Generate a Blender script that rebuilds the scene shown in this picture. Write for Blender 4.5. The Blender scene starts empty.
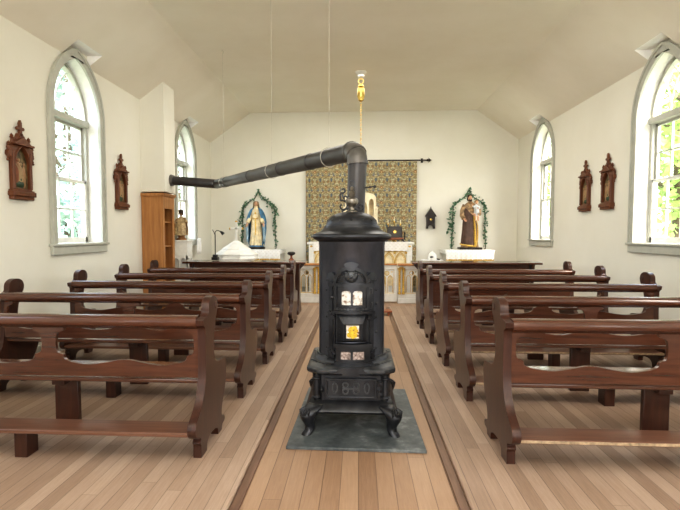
import bpy, bmesh, math, random
from mathutils import Vector, Matrix
from mathutils.geometry import tessellate_polygon
random.seed(7)
PI = math.pi
sc = bpy.context.scene
COL = sc.collection
sin, cos, pi = math.sin, math.cos, math.pi

# ------------------------------------------------------------------ materials
class NT:
    def __init__(s, name):
        s.m = bpy.data.materials.new(name); s.m.use_nodes = True
        s.t = s.m.node_tree; s.b = s.t.nodes['Principled BSDF']
        s.out = s.t.nodes['Material Output']
    def n(s, typ, **kw):
        nd = s.t.nodes.new(typ)
        for k, v in kw.items():
            if k.startswith('i_'):
                key = k[2:]
                key = int(key) if key.isdigit() else key.replace('_', ' ')
                s.set(nd.inputs[key], v)
            else: setattr(nd, k, v)
        return nd
    def set(s, inp, v):
        if isinstance(v, bpy.types.NodeSocket): s.t.links.new(v, inp)
        else: inp.default_value = v
    def math(s, op, a, b=None, c=None):
        nd = s.t.nodes.new('ShaderNodeMath'); nd.operation = op
        s.set(nd.inputs[0], a)
        if b is not None: s.set(nd.inputs[1], b)
        if c is not None: s.set(nd.inputs[2], c)
        return nd.outputs[0]
    def mix(s, f, a, b, mode='MIX'):
        nd = s.t.nodes.new('ShaderNodeMix'); nd.data_type = 'RGBA'; nd.blend_type = mode
        s.set(nd.inputs[0], f)
        for i, v in ((6, a), (7, b)):
            if isinstance(v, tuple) and len(v) == 3: v = v + (1,)
            s.set(nd.inputs[i], v)
        return nd.outputs[2]
    def ramp(s, f, stops):
        nd = s.t.nodes.new('ShaderNodeValToRGB'); s.set(nd.inputs[0], f)
        e = nd.color_ramp.elements
        while len(e) < len(stops): e.new(0.5)
        for el, (p, c) in zip(e, stops):
            el.position = p; el.color = tuple(c) + (1,) if len(c) == 3 else c
        return nd.outputs[0]
    def noise(s, scale=5, vec=None, detail=3, rough=0.5, sc3=None):
        v = vec if vec is not None else s.co()
        if sc3 is not None:
            mp = s.n('ShaderNodeMapping'); s.set(mp.inputs[0], v); mp.inputs['Scale'].default_value = sc3; v = mp.outputs[0]
        nd = s.n('ShaderNodeTexNoise', i_Vector=v, i_Scale=scale, i_Detail=detail, i_Roughness=rough)
        return nd.outputs[0]
    def co(s, which='Object'):
        if not hasattr(s, '_tc'): s._tc = s.t.nodes.new('ShaderNodeTexCoord')
        return s._tc.outputs[which]
    def bump(s, h, strength=0.2, dist=0.01):
        nd = s.n('ShaderNodeBump', i_Strength=strength, i_Distance=dist, i_Height=h)
        s.t.links.new(nd.outputs[0], s.b.inputs['Normal'])
    def P(s, **kw):
        for k, v in kw.items():
            key = k.replace('_', ' ')
            if isinstance(v, tuple) and len(v) == 3 and 'Color' in key: v = v + (1,)
            s.set(s.b.inputs[key], v)
        return s

def simple(name, col, rough=0.5, metal=0.0, var=0.12, scale=12, sc3=None, bump=0.0, **kw):
    t = NT(name); f = t.noise(scale, sc3=sc3)
    d = tuple(c * (1 - var * 2) for c in col); l = tuple(min(1, c * (1 + var * 2)) for c in col)
    t.P(Base_Color=t.ramp(f, [(0.3, d), (0.7, l)]), Roughness=rough, Metallic=metal, **kw)
    if bump: t.bump(f, bump)
    return t.m

M = {}
def wall_mat(name, a, b):
    t = NT(name)
    f = t.noise(0.9, detail=5, rough=0.6); g = t.noise(60, detail=2)
    t.P(Base_Color=t.ramp(f, [(0.3, a), (0.7, b)]), Roughness=0.85)
    t.bump(g, 0.06, 0.004)
    return t.m
M['wall'] = wall_mat('wall_plaster', (0.745, 0.725, 0.635), (0.795, 0.78, 0.70))
M['ceil'] = wall_mat('ceiling_plaster', (0.76, 0.715, 0.605), (0.82, 0.78, 0.685))
M['notch'] = simple('notch_paint', (0.93, 0.92, 0.88), 0.7, var=0.02)
M['trimw'] = simple('painted_trim', (0.46, 0.465, 0.41), 0.45, var=0.03)
M['white'] = simple('white_paint', (0.76, 0.755, 0.71), 0.4, var=0.03)
M['cream'] = simple('cream_paint', (0.80, 0.72, 0.52), 0.45, var=0.05)
M['gold'] = simple('gilding', (0.62, 0.40, 0.09), 0.35, 0.6, var=0.15, scale=40)
M['brass'] = simple('brass', (0.68, 0.48, 0.14), 0.25, 0.9, var=0.1)

def wood(name, dark, light, rough=0.3, axis=0, scale=1.0, coat=0.0):
    t = NT(name)
    s3 = [22 * scale] * 3; s3[axis] = 1.6 * scale
    f = t.noise(1.6, detail=6, rough=0.65, sc3=tuple(s3))
    g = t.noise(0.8, detail=2)
    ff = t.math('ADD', t.math('MULTIPLY', f, 0.75), t.math('MULTIPLY', g, 0.25))
    t.P(Base_Color=t.ramp(ff, [(0.32, dark), (0.68, light)]), Roughness=rough)
    t.b.inputs['Coat Weight'].default_value = coat; t.b.inputs['Coat Roughness'].default_value = 0.15
    t.bump(f, 0.05, 0.003)
    return t.m
M['pewx'] = wood('dark_pew_wood', (0.040, 0.0122, 0.0060), (0.105, 0.0345, 0.0165), 0.25, 0, coat=0.6)
M['pewz'] = wood('dark_pew_end_wood', (0.019, 0.0058, 0.0034), (0.066, 0.0205, 0.0105), 0.36, 2, coat=0.2)
M['seat'] = wood('worn_seat_wood', (0.055, 0.020, 0.012), (0.13, 0.055, 0.032), 0.16, 0, coat=0.8)
M['kneel'] = wood('worn_kneeler_wood', (0.10, 0.045, 0.028), (0.20, 0.10, 0.065), 0.3, 0)
M['edge'] = simple('worn_bare_edge', (0.38, 0.28, 0.18), 0.5, var=0.2, scale=30)
M['pine'] = wood('orange_pine', (0.30, 0.125, 0.035), (0.52, 0.25, 0.085), 0.45, 2, 0.7)
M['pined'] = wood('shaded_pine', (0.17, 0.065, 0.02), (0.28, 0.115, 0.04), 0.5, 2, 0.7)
M['carved'] = wood('carved_walnut', (0.070, 0.020, 0.007), (0.19, 0.063, 0.022), 0.45, 2, 1.5)
M['ebony'] = simple('black_brown_wood', (0.016, 0.009, 0.006), 0.4, var=0.3)

def floor_mat(name, tones, w, orient_gap=0.05):
    t = NT(name); sx = t.n('ShaderNodeSeparateXYZ', i_0=t.co())
    x, y = sx.outputs[0], sx.outputs[1]
    u = t.math('DIVIDE', x, w); pid = t.math('FLOOR', u); fr = t.math('FRACT', u)
    r1 = t.n('ShaderNodeTexWhiteNoise', noise_dimensions='1D', i_W=pid).outputs[0]
    v = t.math('ADD', t.math('DIVIDE', y, 2.7), t.math('MULTIPLY', r1, 7.3))
    jid = t.math('FLOOR', v); jf = t.math('FRACT', v)
    cmb = t.n('ShaderNodeCombineXYZ', i_0=pid, i_1=jid)
    r2 = t.n('ShaderNodeTexWhiteNoise', noise_dimensions='2D', i_Vector=cmb.outputs[0]).outputs[0]
    off = t.n('ShaderNodeCombineXYZ', i_0=x, i_1=t.math('ADD', y, t.math('MULTIPLY', r2, 37.0)), i_2=t.math('MULTIPLY', r2, 11.0))
    g = t.noise(1.0, vec=off.outputs[0], detail=8, rough=0.78, sc3=(85, 4.5, 1))
    big = t.noise(0.9, detail=3)
    k = t.math('ADD', t.math('MULTIPLY', r2, 0.24), t.math('ADD', t.math('MULTIPLY', g, 0.56), t.math('MULTIPLY', big, 0.22)))
    col = t.ramp(k, [(0.22, tones[0]), (0.5, tones[1]), (0.80, tones[2])])
    gap = t.math('MAXIMUM', t.math('LESS_THAN', fr, orient_gap), t.math('LESS_THAN', jf, 0.0012))
    col = t.mix(t.math('MULTIPLY', gap, 0.5), col, (0.05, 0.03, 0.018))
    t.P(Base_Color=col, Roughness=t.math('ADD', 0.36, t.math('MULTIPLY', g, 0.25)))
    t.bump(t.math('SUBTRACT', t.math('MULTIPLY', g, 0.3), gap), 0.25, 0.003)
    return t.m
M['floor'] = floor_mat('pew_floor_boards', ((0.19, 0.122, 0.082), (0.34, 0.237, 0.170), (0.50, 0.38, 0.292)), 0.088)
M['aisle'] = floor_mat('aisle_boards', ((0.18, 0.10, 0.056), (0.315, 0.195, 0.118), (0.45, 0.305, 0.20)), 0.105)
M['nosing'] = wood('brown_border_board', (0.095, 0.048, 0.028), (0.20, 0.112, 0.068), 0.4, 1)

t = NT('cast_iron'); f = t.noise(9, detail=5); g = t.noise(130, detail=2)
t.P(Base_Color=t.ramp(f, [(0.3, (0.022, 0.023, 0.026)), (0.75, (0.058, 0.060, 0.067))]), Roughness=t.math('ADD', 0.27, t.math('MULTIPLY', f, 0.2)), Metallic=0.6)
t.bump(g, 0.08, 0.002); M['iron'] = t.m
t = NT('blued_sheet_steel'); f = t.noise(3.5, detail=6, rough=0.7, sc3=(1, 1, .5))
t.P(Base_Color=t.ramp(f, [(0.3, (0.050, 0.052, 0.062)), (0.7, (0.11, 0.115, 0.135))]), Roughness=t.math('ADD', 0.22, t.math('MULTIPLY', f, 0.25)), Metallic=0.75); M['steel'] = t.m
t = NT('stovepipe_steel'); f = t.noise(5, detail=5)
t.P(Base_Color=t.ramp(f, [(0.3, (0.024, 0.021, 0.021)), (0.7, (0.058, 0.052, 0.050))]), Roughness=0.42, Metallic=0.2); M['pipe'] = t.m
M['ironl'] = simple('grey_cast_iron', (0.060, 0.063, 0.068), 0.38, 0.5, var=0.2, scale=20)
M['finial'] = simple('worn_bronzed_iron', (0.16, 0.145, 0.12), 0.3, 0.7, var=0.2, scale=30)
M['elbow'] = simple('worn_elbow_steel', (0.105, 0.097, 0.086), 0.42, 0.3, var=0.15)
t = NT('slate'); f = t.noise(4, detail=8, rough=0.7); g = t.noise(18, detail=5)
t.P(Base_Color=t.ramp(t.math('ADD', t.math('MULTIPLY', f, .7), t.math('MULTIPLY', g, .3)), [(0.38, (0.040, 0.049, 0.053)), (0.54, (0.095, 0.108, 0.112)), (0.64, (0.22, 0.235, 0.235))]), Roughness=0.5)
t.bump(f, 0.3, 0.01); M['slate'] = t.m
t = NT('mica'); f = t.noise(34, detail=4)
t.P(Base_Color=t.ramp(f, [(0.36, (0.20, 0.12, 0.08)), (0.49, (0.62, 0.60, 0.55)), (0.7, (0.74, 0.73, 0.71))]), Roughness=0.2); M['mica'] = t.m  # pale base colour carries the window reflection on the panes
t = NT('smoky_mica'); f = t.noise(60, detail=4)
t.P(Base_Color=t.ramp(f, [(0.32, (0.10, 0.07, 0.06)), (0.6, (0.42, 0.34, 0.31)), (0.8, (0.62, 0.55, 0.52))]), Roughness=0.25); M['mica2'] = t.m
M['tilew'] = simple('white_tile_ground', (0.72, 0.66, 0.58), 0.3, var=0.2, scale=60)
M['yellow'] = simple('yellow_glaze', (0.55, 0.37, 0.03), 0.25, var=0.2, scale=50)
M['black'] = simple('black_plastic', (0.012, 0.012, 0.012), 0.35)
M['wire'] = simple('thin_grey_wire', (0.55, 0.52, 0.45), 0.5, 0.5)

# glass: mostly clear with a faint reflection
t = NT('window_glass')
tr = t.n('ShaderNodeBsdfTransparent'); gl = t.n('ShaderNodeBsdfGlossy', i_Roughness=0.03)
tr.inputs[0].default_value = (0.96, 0.985, 0.98, 1)
mx = t.n('ShaderNodeMixShader', i_0=0.05, i_1=tr.outputs[0], i_2=gl.outputs[0])
t.t.links.new(mx.outputs[0], t.out.inputs[0]); M['glass'] = t.m

# damask curtain: mirrored repeat of drops, medallions and scrolls
def curtain_mat():
    t = NT('damask_cloth'); sx = t.n('ShaderNodeSeparateXYZ', i_0=t.co())
    x, z = sx.outputs[0], sx.outputs[2]
    W, Hh = 0.262, 0.36
    def cell(dx, dz):
        u = t.math('ABSOLUTE', t.math('SUBTRACT', t.math('FRACT', t.math('ADD', t.math('DIVIDE', x, W), dx)), 0.5))
        v = t.math('SUBTRACT', t.math('FRACT', t.math('ADD', t.math('DIVIDE', z, Hh), dz)), 0.5)
        return u, v
    def dist(u, v, cx, cz, sx_, sz_):
        a = t.math('DIVIDE', t.math('SUBTRACT', u, cx), sx_); b = t.math('DIVIDE', t.math('SUBTRACT', v, cz), sz_)
        return t.math('SQRT', t.math('ADD', t.math('MULTIPLY', a, a), t.math('MULTIPLY', b, b)))
    u, v = cell(0.0, 0.0); u2, v2 = cell(0.5, 0.5)
    n = t.noise(26, detail=4, rough=0.7); n2 = t.noise(75, detail=2)
    base = t.ramp(n, [(0.35, (0.20, 0.17, 0.085)), (0.50, (0.40, 0.345, 0.19)), (0.66, (0.60, 0.54, 0.355))])
    def blob(col, d, lim, colr, amt=0.9):
        m = t.math('LESS_THAN', t.math('ADD', d, t.math('MULTIPLY', t.math('SUBTRACT', n2, 0.5), 0.5)), lim)
        return t.mix(t.math('MULTIPLY', m, amt), col, colr)
    def mir(uu, vv, k, seed):                                    # the same ornament mirrored in every repeat
        cv = t.n('ShaderNodeCombineXYZ', i_0=t.math('MULTIPLY', uu, W * k), i_1=t.math('MULTIPLY', t.math('ABSOLUTE', t.math('ADD', vv, .12)), Hh * k), i_2=seed)
        return t.noise(1.0, vec=cv.outputs[0], detail=2, rough=0.5)
    def band(col, f_, lo, hi, colr, amt):
        m_ = t.math('MULTIPLY', t.math('GREATER_THAN', f_, lo), t.math('LESS_THAN', f_, hi))
        return t.mix(t.math('MULTIPLY', m_, amt), col, colr)
    o1, o2, o3 = mir(u, v, 26.0, 3.1), mir(u, v, 34.0, 8.7), mir(u2, v2, 30.0, 5.3)
    c = band(base, o1, 0.455, 0.515, (0.15, 0.125, 0.055), 0.8)
    c = band(c, o2, 0.60, 1.0, (0.27, 0.13, 0.055), 0.8)
    c = band(c, o3, 0.60, 1.0, (0.13, 0.165, 0.175), 0.8)
    c = band(c, o3, 0.47, 0.515, (0.17, 0.15, 0.07), 0.7)
    c = band(c, o2, 0.0, 0.38, (0.70, 0.62, 0.42), 0.7)
    c = blob(c, dist(u, v, 0.0, 0.0, 0.085, 0.13), 1.0, (0.085, 0.115, 0.155))
    c = blob(c, dist(u2, v2, 0.0, 0.0, 0.13, 0.09), 1.0, (0.25, 0.10, 0.045), 0.8)
    c = blob(c, dist(u2, v2, 0.0, 0.0, 0.055, 0.045), 1.0, (0.62, 0.50, 0.24))
    c = blob(c, dist(u, v, 0.22, 0.30, 0.12, 0.05), 1.0, (0.12, 0.15, 0.17), 0.75)
    t.P(Base_Color=c, Roughness=0.85)
    return t.m
M['damask'] = curtain_mat()

def lace_mat():
    t = NT('white_lace'); sx = t.n('ShaderNodeSeparateXYZ', i_0=t.co())
    a = t.math('SINE', t.math('MULTIPLY', sx.outputs[0], 75.0)); b = t.math('SINE', t.math('MULTIPLY', sx.outputs[2], 75.0))
    h = t.math('GREATER_THAN', t.math('MULTIPLY', a, b), 0.55)
    t.P(Base_Color=t.mix(h, (0.84, 0.83, 0.79), (0.76, 0.74, 0.68)), Roughness=0.8); return t.m
M['lace'] = lace_mat()
M['cloth'] = simple('white_linen', (0.82, 0.82, 0.80), 0.8, var=0.04)
M['ochre'] = simple('ochre_panel', (0.80, 0.69, 0.45), 0.5, var=0.08)
M['skin'] = simple('painted_flesh', (0.62, 0.36, 0.22), 0.5, var=0.05)
M['blue'] = simple('blue_mantle_paint', (0.05, 0.17, 0.30), 0.45, var=0.2, scale=9)
M['paleblue'] = simple('pale_blue_lining', (0.42, 0.58, 0.68), 0.5, var=0.1)
M['robe'] = simple('cream_gold_robe', (0.76, 0.64, 0.40), 0.45, var=0.14, scale=9)
M['brownrobe'] = simple('brown_robe_paint', (0.085, 0.045, 0.03), 0.5, var=0.2, scale=8)
M['olive'] = simple('tan_gold_robe', (0.30, 0.19, 0.09), 0.45, var=0.33, scale=16)
M['greyrobe'] = simple('pale_grey_tunic', (0.48, 0.50, 0.50), 0.5, var=0.1)
M['hair'] = simple('dark_brown_hair', (0.035, 0.016, 0.008), 0.5)
M['fair'] = simple('fair_hair', (0.38, 0.20, 0.06), 0.5)
M['bronze'] = simple('bronzed_statue', (0.22, 0.105, 0.04), 0.4, 0.2, var=0.3, scale=14)
M['palegold'] = simple('pale_gold_robe', (0.42, 0.31, 0.17), 0.45, var=0.25, scale=18)
M['ivy'] = simple('garland_leaf', (0.11, 0.22, 0.13), 0.5, var=0.4, scale=25)
M['stem'] = simple('garland_stem', (0.05, 0.06, 0.04), 0.6)
M['redwood'] = wood('reddish_wood', (0.20, 0.055, 0.022), (0.34, 0.11, 0.045), 0.4, 0)
M['ceramic'] = simple('white_ceramic', (0.80, 0.79, 0.74), 0.2, var=0.05)
M['hole'] = simple('dark_recess', (0.012, 0.01, 0.009), 0.8)
M['door'] = simple('white_door_paint', (0.62, 0.60, 0.52), 0.45, var=0.03)

def leaf_mat(name, a, b):
    t = NT(name); f = t.noise(1.3, detail=4)
    col = t.ramp(f, [(0.3, a), (0.7, b)])
    t.P(Base_Color=col, Roughness=0.6); t.b.inputs['Specular IOR Level'].default_value = 0.2
    df = t.n('ShaderNodeBsdfTranslucent'); t.t.links.new(col, df.inputs[0])
    mx = t.n('ShaderNodeMixShader', i_0=0.4, i_1=t.b.outputs[0], i_2=df.outputs[0])
    t.t.links.new(mx.outputs[0], t.out.inputs[0]); return t.m
M['leafL'] = leaf_mat('tree_leaf_pale', (0.34, 0.47, 0.43), (0.52, 0.62, 0.54))
M['leafR'] = leaf_mat('tree_leaf_sunny', (0.30, 0.43, 0.15), (0.54, 0.62, 0.26))
M['bark'] = simple('bark', (0.12, 0.09, 0.06), 0.9)
M['lawn'] = simple('lawn', (0.20, 0.22, 0.13), 0.9, var=0.3, scale=3)

# ------------------------------------------------------------------ geometry
def spline(pts, n=5, closed=True):
    """Catmull-Rom through pts; a third element 's' keeps a corner sharp."""
    out = []; N = len(pts)
    P2 = [Vector((p[0], p[1])) for p in pts]; S = [len(p) > 2 for p in pts]
    rng = N if closed else N - 1
    for i in range(rng):
        p1, p2 = P2[i], P2[(i + 1) % N]
        p0 = p1 + (p1 - p2) * 0.5 if S[i] else P2[i - 1]
        p3 = p2 + (p2 - p1) * 0.5 if S[(i + 1) % N] else P2[(i + 2) % N]
        if S[i] and S[(i + 1) % N]:
            out.append(tuple(p1)); continue
        L0, L1 = (p1 - p0).length, (p2 - p1).length
        for k in range(n):
            tt = k / n
            a = 0.5
            m1 = (p2 - p0) * a; m2 = (p3 - p1) * a
            if m1.length > L1 * 1.3: m1 = m1.normalized() * L1 * 1.3
            if m2.length > L1 * 1.3: m2 = m2.normalized() * L1 * 1.3
            h = (2*tt**3-3*tt**2+1)*p1 + (tt**3-2*tt**2+tt)*m1 + (-2*tt**3+3*tt**2)*p2 + (tt**3-tt**2)*m2
            out.append((h.x, h.y))
    if not closed: out.append(tuple(P2[-1]))
    return out

class G:
    def __init__(s): s.b = bmesh.new()
    def faces(s, vs, fs):
        bv = [s.b.verts.new(v) for v in vs]
        for f in fs:
            try: s.b.faces.new([bv[i] for i in f])
            except ValueError: pass
        return bv
    def box(s, x0, x1, y0, y1, z0, z1, F=None):
        vs = [(x, y, z) for z in (z0, z1) for y in (y0, y1) for x in (x0, x1)]
        if F: vs = [F(*v) for v in vs]
        s.faces(vs, [(0,2,3,1),(4,5,7,6),(0,1,5,4),(2,6,7,3),(0,4,6,2),(1,3,7,5)]); return s
    def prism(s, loops, w0, w1, F):
        if not isinstance(loops[0][0], (tuple, list)): loops = [loops]
        pts = [p for l in loops for p in l]
        tris = tessellate_polygon([[Vector((p[0], p[1], 0)) for p in l] for l in loops])
        A = [s.b.verts.new(F(p[0], p[1], w0)) for p in pts]; B = [s.b.verts.new(F(p[0], p[1], w1)) for p in pts]
        for tr in tris:
            try: s.b.faces.new([A[i] for i in tr]); s.b.faces.new([B[i] for i in reversed(tr)])
            except ValueError: pass
        o = 0
        for l in loops:
            n = len(l)
            for i in range(n):
                j = (i + 1) % n
                try: s.b.faces.new([A[o+i], A[o+j], B[o+j], B[o+i]])
                except ValueError: pass
            o += n
        return s
    def flat(s, loops, F):
        if not isinstance(loops[0][0], (tuple, list)): loops = [loops]
        pts = [p for l in loops for p in l]
        A = [s.b.verts.new(F(p[0], p[1])) for p in pts]
        for tr in tessellate_polygon([[Vector((p[0], p[1], 0)) for p in l] for l in loops]):
            try: s.b.faces.new([A[i] for i in tr])
            except ValueError: pass
        return s
    def loft(s, rings, cap=True, closed=True):
        R = [[s.b.verts.new(p) for p in r] for r in rings]
        n = len(R[0])
        for a, b in zip(R, R[1:]):
            for i in range(n if closed else n - 1):
                j = (i + 1) % n
                s.b.faces.new([a[i], a[j], b[j], b[i]])
        if cap and closed:
            s.b.faces.new(R[0]); s.b.faces.new(list(reversed(R[-1])))
        return s
    def lathe(s, prof, c=(0, 0, 0), n=28, F=None, a0=0.0):
        rings = []
        for r, z in prof:
            r = max(r, 1e-4)
            ring = [(c[0] + r * cos(a0 + 2*pi*i/n), c[1] + r * sin(a0 + 2*pi*i/n), c[2] + z) for i in range(n)]
            rings.append([F(*p) for p in ring] if F else ring)
        return s.loft(rings)
    def tube(s, path, r, n=10, cap=True):
        P3 = [Vector(p) for p in path]; rings = []
        rr = r if isinstance(r, (list, tuple)) else [r] * len(P3)
        up = None
        for i, p in enumerate(P3):
            d = (P3[min(i+1, len(P3)-1)] - P3[max(i-1, 0)]).normalized()
            if up is None:
                up = Vector((0, 0, 1)) if abs(d.z) < 0.9 else Vector((0, 1, 0))
            a = d.cross(up)
            if a.length < 1e-5: a = d.cross(Vector((1, 0, 0)))
            a.normalize(); b = a.cross(d).normalized(); up = b
            rings.append([tuple(p + (a * cos(2*pi*k/n) + b * sin(2*pi*k/n)) * rr[i]) for k in range(n)])
        return s.loft(rings, cap)
    def ball(s, c, r, n=14, m=None):
        if not isinstance(r, (tuple, list)): r = (r, r, r)
        mt = Matrix.Translation(c) @ (m or Matrix()) @ Matrix.Diagonal((*r, 1))
        bmesh.ops.create_uvsphere(s.b, u_segments=n, v_segments=max(6, n // 2 + 1), radius=1, matrix=mt); return s
    def disk_cyl(s, c, r, h, axis='y', n=20):
        pr = [(0, 0), (r, 0), (r, h), (0, h)]
        if axis == 'y': F = lambda x, y, z: (c[0] + x, c[1] + z, c[2] + y)
        elif axis == 'x': F = lambda x, y, z: (c[0] + z, c[1] + x, c[2] + y)
        else: F = lambda x, y, z: (c[0] + x, c[1] + y, c[2] + z)
        return s.lathe(pr, (0, 0, 0), n, F)

WHOLE = set('bead_row gilt_arcade gilt_edging gilt_trim chain ivy_leaves crown dome_ornament draught_ornament trunk mask_medallion front_frame scroll reveal figure gold_emblem yellow_ornament mantle_lining'.split())
def islands(b):
    """groups of loose pieces whose boxes touch"""
    seen, out = set(), []
    for v in b.verts:
        if v in seen: continue
        st_, isl = [v], []
        seen.add(v)
        while st_:
            q = st_.pop(); isl.append(q)
            for e in q.link_edges:
                o_ = e.other_vert(q)
                if o_ not in seen: seen.add(o_); st_.append(o_)
        lo = [min(q.co[k] for q in isl) - .004 for k in range(3)]; hi = [max(q.co[k] for q in isl) + .004 for k in range(3)]
        out.append((lo, hi, isl))
    n = len(out); par = list(range(n))
    def find(i):
        while par[i] != i: i = par[i]
        return i
    if n > 400: return [[v for o_ in out for v in o_[2]]]
    for i in range(n):
        for j in range(i):
            if all(out[i][0][k] <= out[j][1][k] and out[j][0][k] <= out[i][1][k] for k in range(3)): par[find(i)] = find(j)
    gr = {}
    for i in range(n): gr.setdefault(find(i), []).extend(out[i][2])
    return list(gr.values())
def obj(name, g, mat, parent=None, bevel=0.0, smooth=35, seg=2):
    b = g.b
    if parent and name not in WHOLE:
        isl = islands(b)
        if len(isl) > 1:
            last = None
            for grp in isl:
                keep = set(grp); c = b.copy(); b.verts.index_update(); ids = {v.index for v in keep}
                c.verts.ensure_lookup_table(); c.verts.index_update()
                bmesh.ops.delete(c, geom=[v for v in c.verts if v.index not in ids], context='VERTS')
                g2 = G(); g2.b.free(); g2.b = c
                o = obj2(name, g2, mat, parent, bevel, smooth, seg)
                last = last or o
            b.free(); return last
    return obj2(name, g, mat, parent, bevel, smooth, seg)
def obj2(name, g, mat, parent=None, bevel=0.0, smooth=35, seg=2):
    b = g.b
    bmesh.ops.recalc_face_normals(b, faces=b.faces)
    me = bpy.data.meshes.new(name); b.to_mesh(me); b.free()
    me.materials.append(mat)
    if smooth:
        me.polygons.foreach_set('use_smooth', [True] * len(me.polygons))
        me.set_sharp_from_angle(angle=math.radians(smooth))
    o = bpy.data.objects.new(name, me); COL.objects.link(o)
    if bevel:
        md = o.modifiers.new('bevel', 'BEVEL'); md.width = bevel; md.segments = seg; md.limit_method = 'ANGLE'; md.angle_limit = math.radians(40)
        md.harden_normals = False
    if parent: o.parent = parent
    return o
def tag(o, label, cat, group=None):
    o['label'] = label; o['category'] = cat
    if group: o['group'] = group
    return o
def thing(name, label, cat, loc=(0, 0, 0), rotz=0.0, group=None):
    o = bpy.data.objects.new(name, None); COL.objects.link(o); o.empty_display_size = 0.1
    o.location = loc; o.rotation_euler = (0, 0, rotz)
    return tag(o, label, cat, group)
def struct(name, g, mat, parent=None, bevel=0.0, smooth=35):
    o = obj(name, g, mat, parent, bevel, smooth)
    if not parent: o['kind'] = 'structure'
    return o
def dup(root, loc, label=None, rotz=None):
    r = root.copy(); COL.objects.link(r); r.location = loc
    if rotz is not None: r.rotation_euler = (0, 0, rotz)
    if label: r['label'] = label
    for ch in list(root.children):
        c = ch.copy(); COL.objects.link(c); c.parent = r
        for gch in ch.children:
            d = gch.copy(); COL.objects.link(d); d.parent = c
    return r

# ------------------------------------------------------------------ room shell
XL, XR, YB, YF = -3.58, 3.70, 12.25, -2.2       # side walls, altar wall, rear wall
EAVE, CEIL = 3.62, 4.31
BL, BR = -2.61, 2.73                             # where the slopes meet the flat ceiling
NZ = 3.77                                        # soffit height of the notches over the windows
WIN = {'L': [-1.7, 2.33, 6.37, 10.41], 'R': [-1.5, 2.53, 6.57, 10.63]}  # first two per side lie out of view, added as light sources
SILL, SPRING, HW, RISE = 1.32, 2.94, 0.53, 0.70  # clear opening
NHW = 0.29
def arch_pts(hw, rise, spring, base, n=12):
    R = (rise * rise + hw * hw) / (2 * hw)
    am = math.acos((R - hw) / R)
    right = [(hw - R + R * cos(am * i / n), spring + R * sin(am * i / n)) for i in range(n + 1)]
    left = [(-x, z) for x, z in reversed(right[:-1])]
    return [(hw, base)] + right + left + [(-hw, base)]   # starts bottom right, counterclockwise, open at the bottom

# side walls with arched openings
def side_wall(name, X, ys, sgn):
    loop = [(YF, -0.05), (YB, -0.05), (YB, EAVE)]
    for y in reversed(ys):
        loop += [(y + NHW, EAVE), (y + NHW, NZ), (y - NHW, NZ), (y - NHW, EAVE)]
    loop += [(YF, EAVE)]
    loop = [p for p in loop if p[0] >= YF - 1e-6]
    holes = [[(y + u, z) for u, z in arch_pts(HW, RISE, SPRING, SILL)] for y in ys]
    g = G(); g.flat([loop] + holes, lambda a, b: (X, a, b))
    struct(name, g, M['wall'], smooth=0)
side_wall('wall_left', XL, WIN['L'], -1)
side_wall('wall_right', XR, WIN['R'], 1)
sect = [(XL, -0.05), (XR, -0.05), (XR, EAVE), (BR, CEIL), (BL, CEIL), (XL, EAVE)]
g = G(); g.flat([sect], lambda a, b: (a, YB, b)); struct('wall_back', g, M['wall'], smooth=0)
g = G(); g.flat([sect], lambda a, b: (a, YF, b)); struct('wall_front', g, M['wall'], smooth=0)
g = G()
g.faces([(BL, YF, CEIL), (BR, YF, CEIL), (BR, YB, CEIL), (BL, YB, CEIL)], [(0, 1, 2, 3)])
def slope(X, B, ys):
    sg = 1 if B > X else -1
    m = (CEIL - EAVE) / abs(B - X); Xn = X + sg * (NZ - EAVE) / m
    br = [YF]
    for y in ys: br += [y - NHW, y + NHW]
    br += [YB]
    for i in range(len(br) - 1):
        a, b = br[i], br[i + 1]
        if i % 2 == 0:
            g.faces([(X, a, EAVE), (X, b, EAVE), (B, b, CEIL), (B, a, CEIL)], [(0, 1, 2, 3)])
        else:
            g.faces([(Xn, a, NZ), (Xn, b, NZ), (B, b, CEIL), (B, a, CEIL)], [(0, 1, 2, 3)])
            notch.faces([(Xn, a, NZ), (Xn, b, NZ), (X, a, NZ), (X, b, NZ), (X, a, EAVE), (X, b, EAVE)], [(2, 3, 1, 0), (4, 2, 0), (5, 3, 1)])
notch = G()
slope(XL, BL, WIN['L']); slope(XR, BR, WIN['R'])
struct('ceiling', g, M['ceil'], smooth=0)
struct('trim_3', notch, M['notch'], smooth=0)

PL, PR, PZ, PYF = -0.675, 0.585, 0.035, 9.9       # raised pew floors either side of the aisle
g = G(); g.box(XL, XR, YF, YB, -0.12, 0.0); struct('floor', g, M['aisle'], smooth=0)
g = G(); g.box(XL, PL, YF, PYF, 0.0, PZ); struct('floor', g, M['floor'], bevel=0.012)
g = G(); g.box(PR, XR, YF, PYF, 0.0, PZ); struct('floor', g, M['floor'], bevel=0.012)
g = G(); g.box(PL, PL + 0.055, YF, PYF, 0.0, 0.012); struct('trim_1', g, M['nosing'], bevel=0.005)
g = G(); g.box(PR - 0.055, PR, YF, PYF, 0.0, 0.012); struct('trim_2', g, M['nosing'], bevel=0.005)
for nm, x0, x1 in (('left', XL, XL + 0.02), ('right', XR - 0.02, XR)):
    g = G(); g.box(x0, x1, YF, PYF, PZ, PZ + 0.15); struct('baseboard_' + nm, g, M['trimw'], bevel=0.005)
g = G(); g.box(XL, XR, YB - 0.02, YB, 0.0, 0.16); struct('baseboard_back', g, M['trimw'], bevel=0.005)

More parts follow.
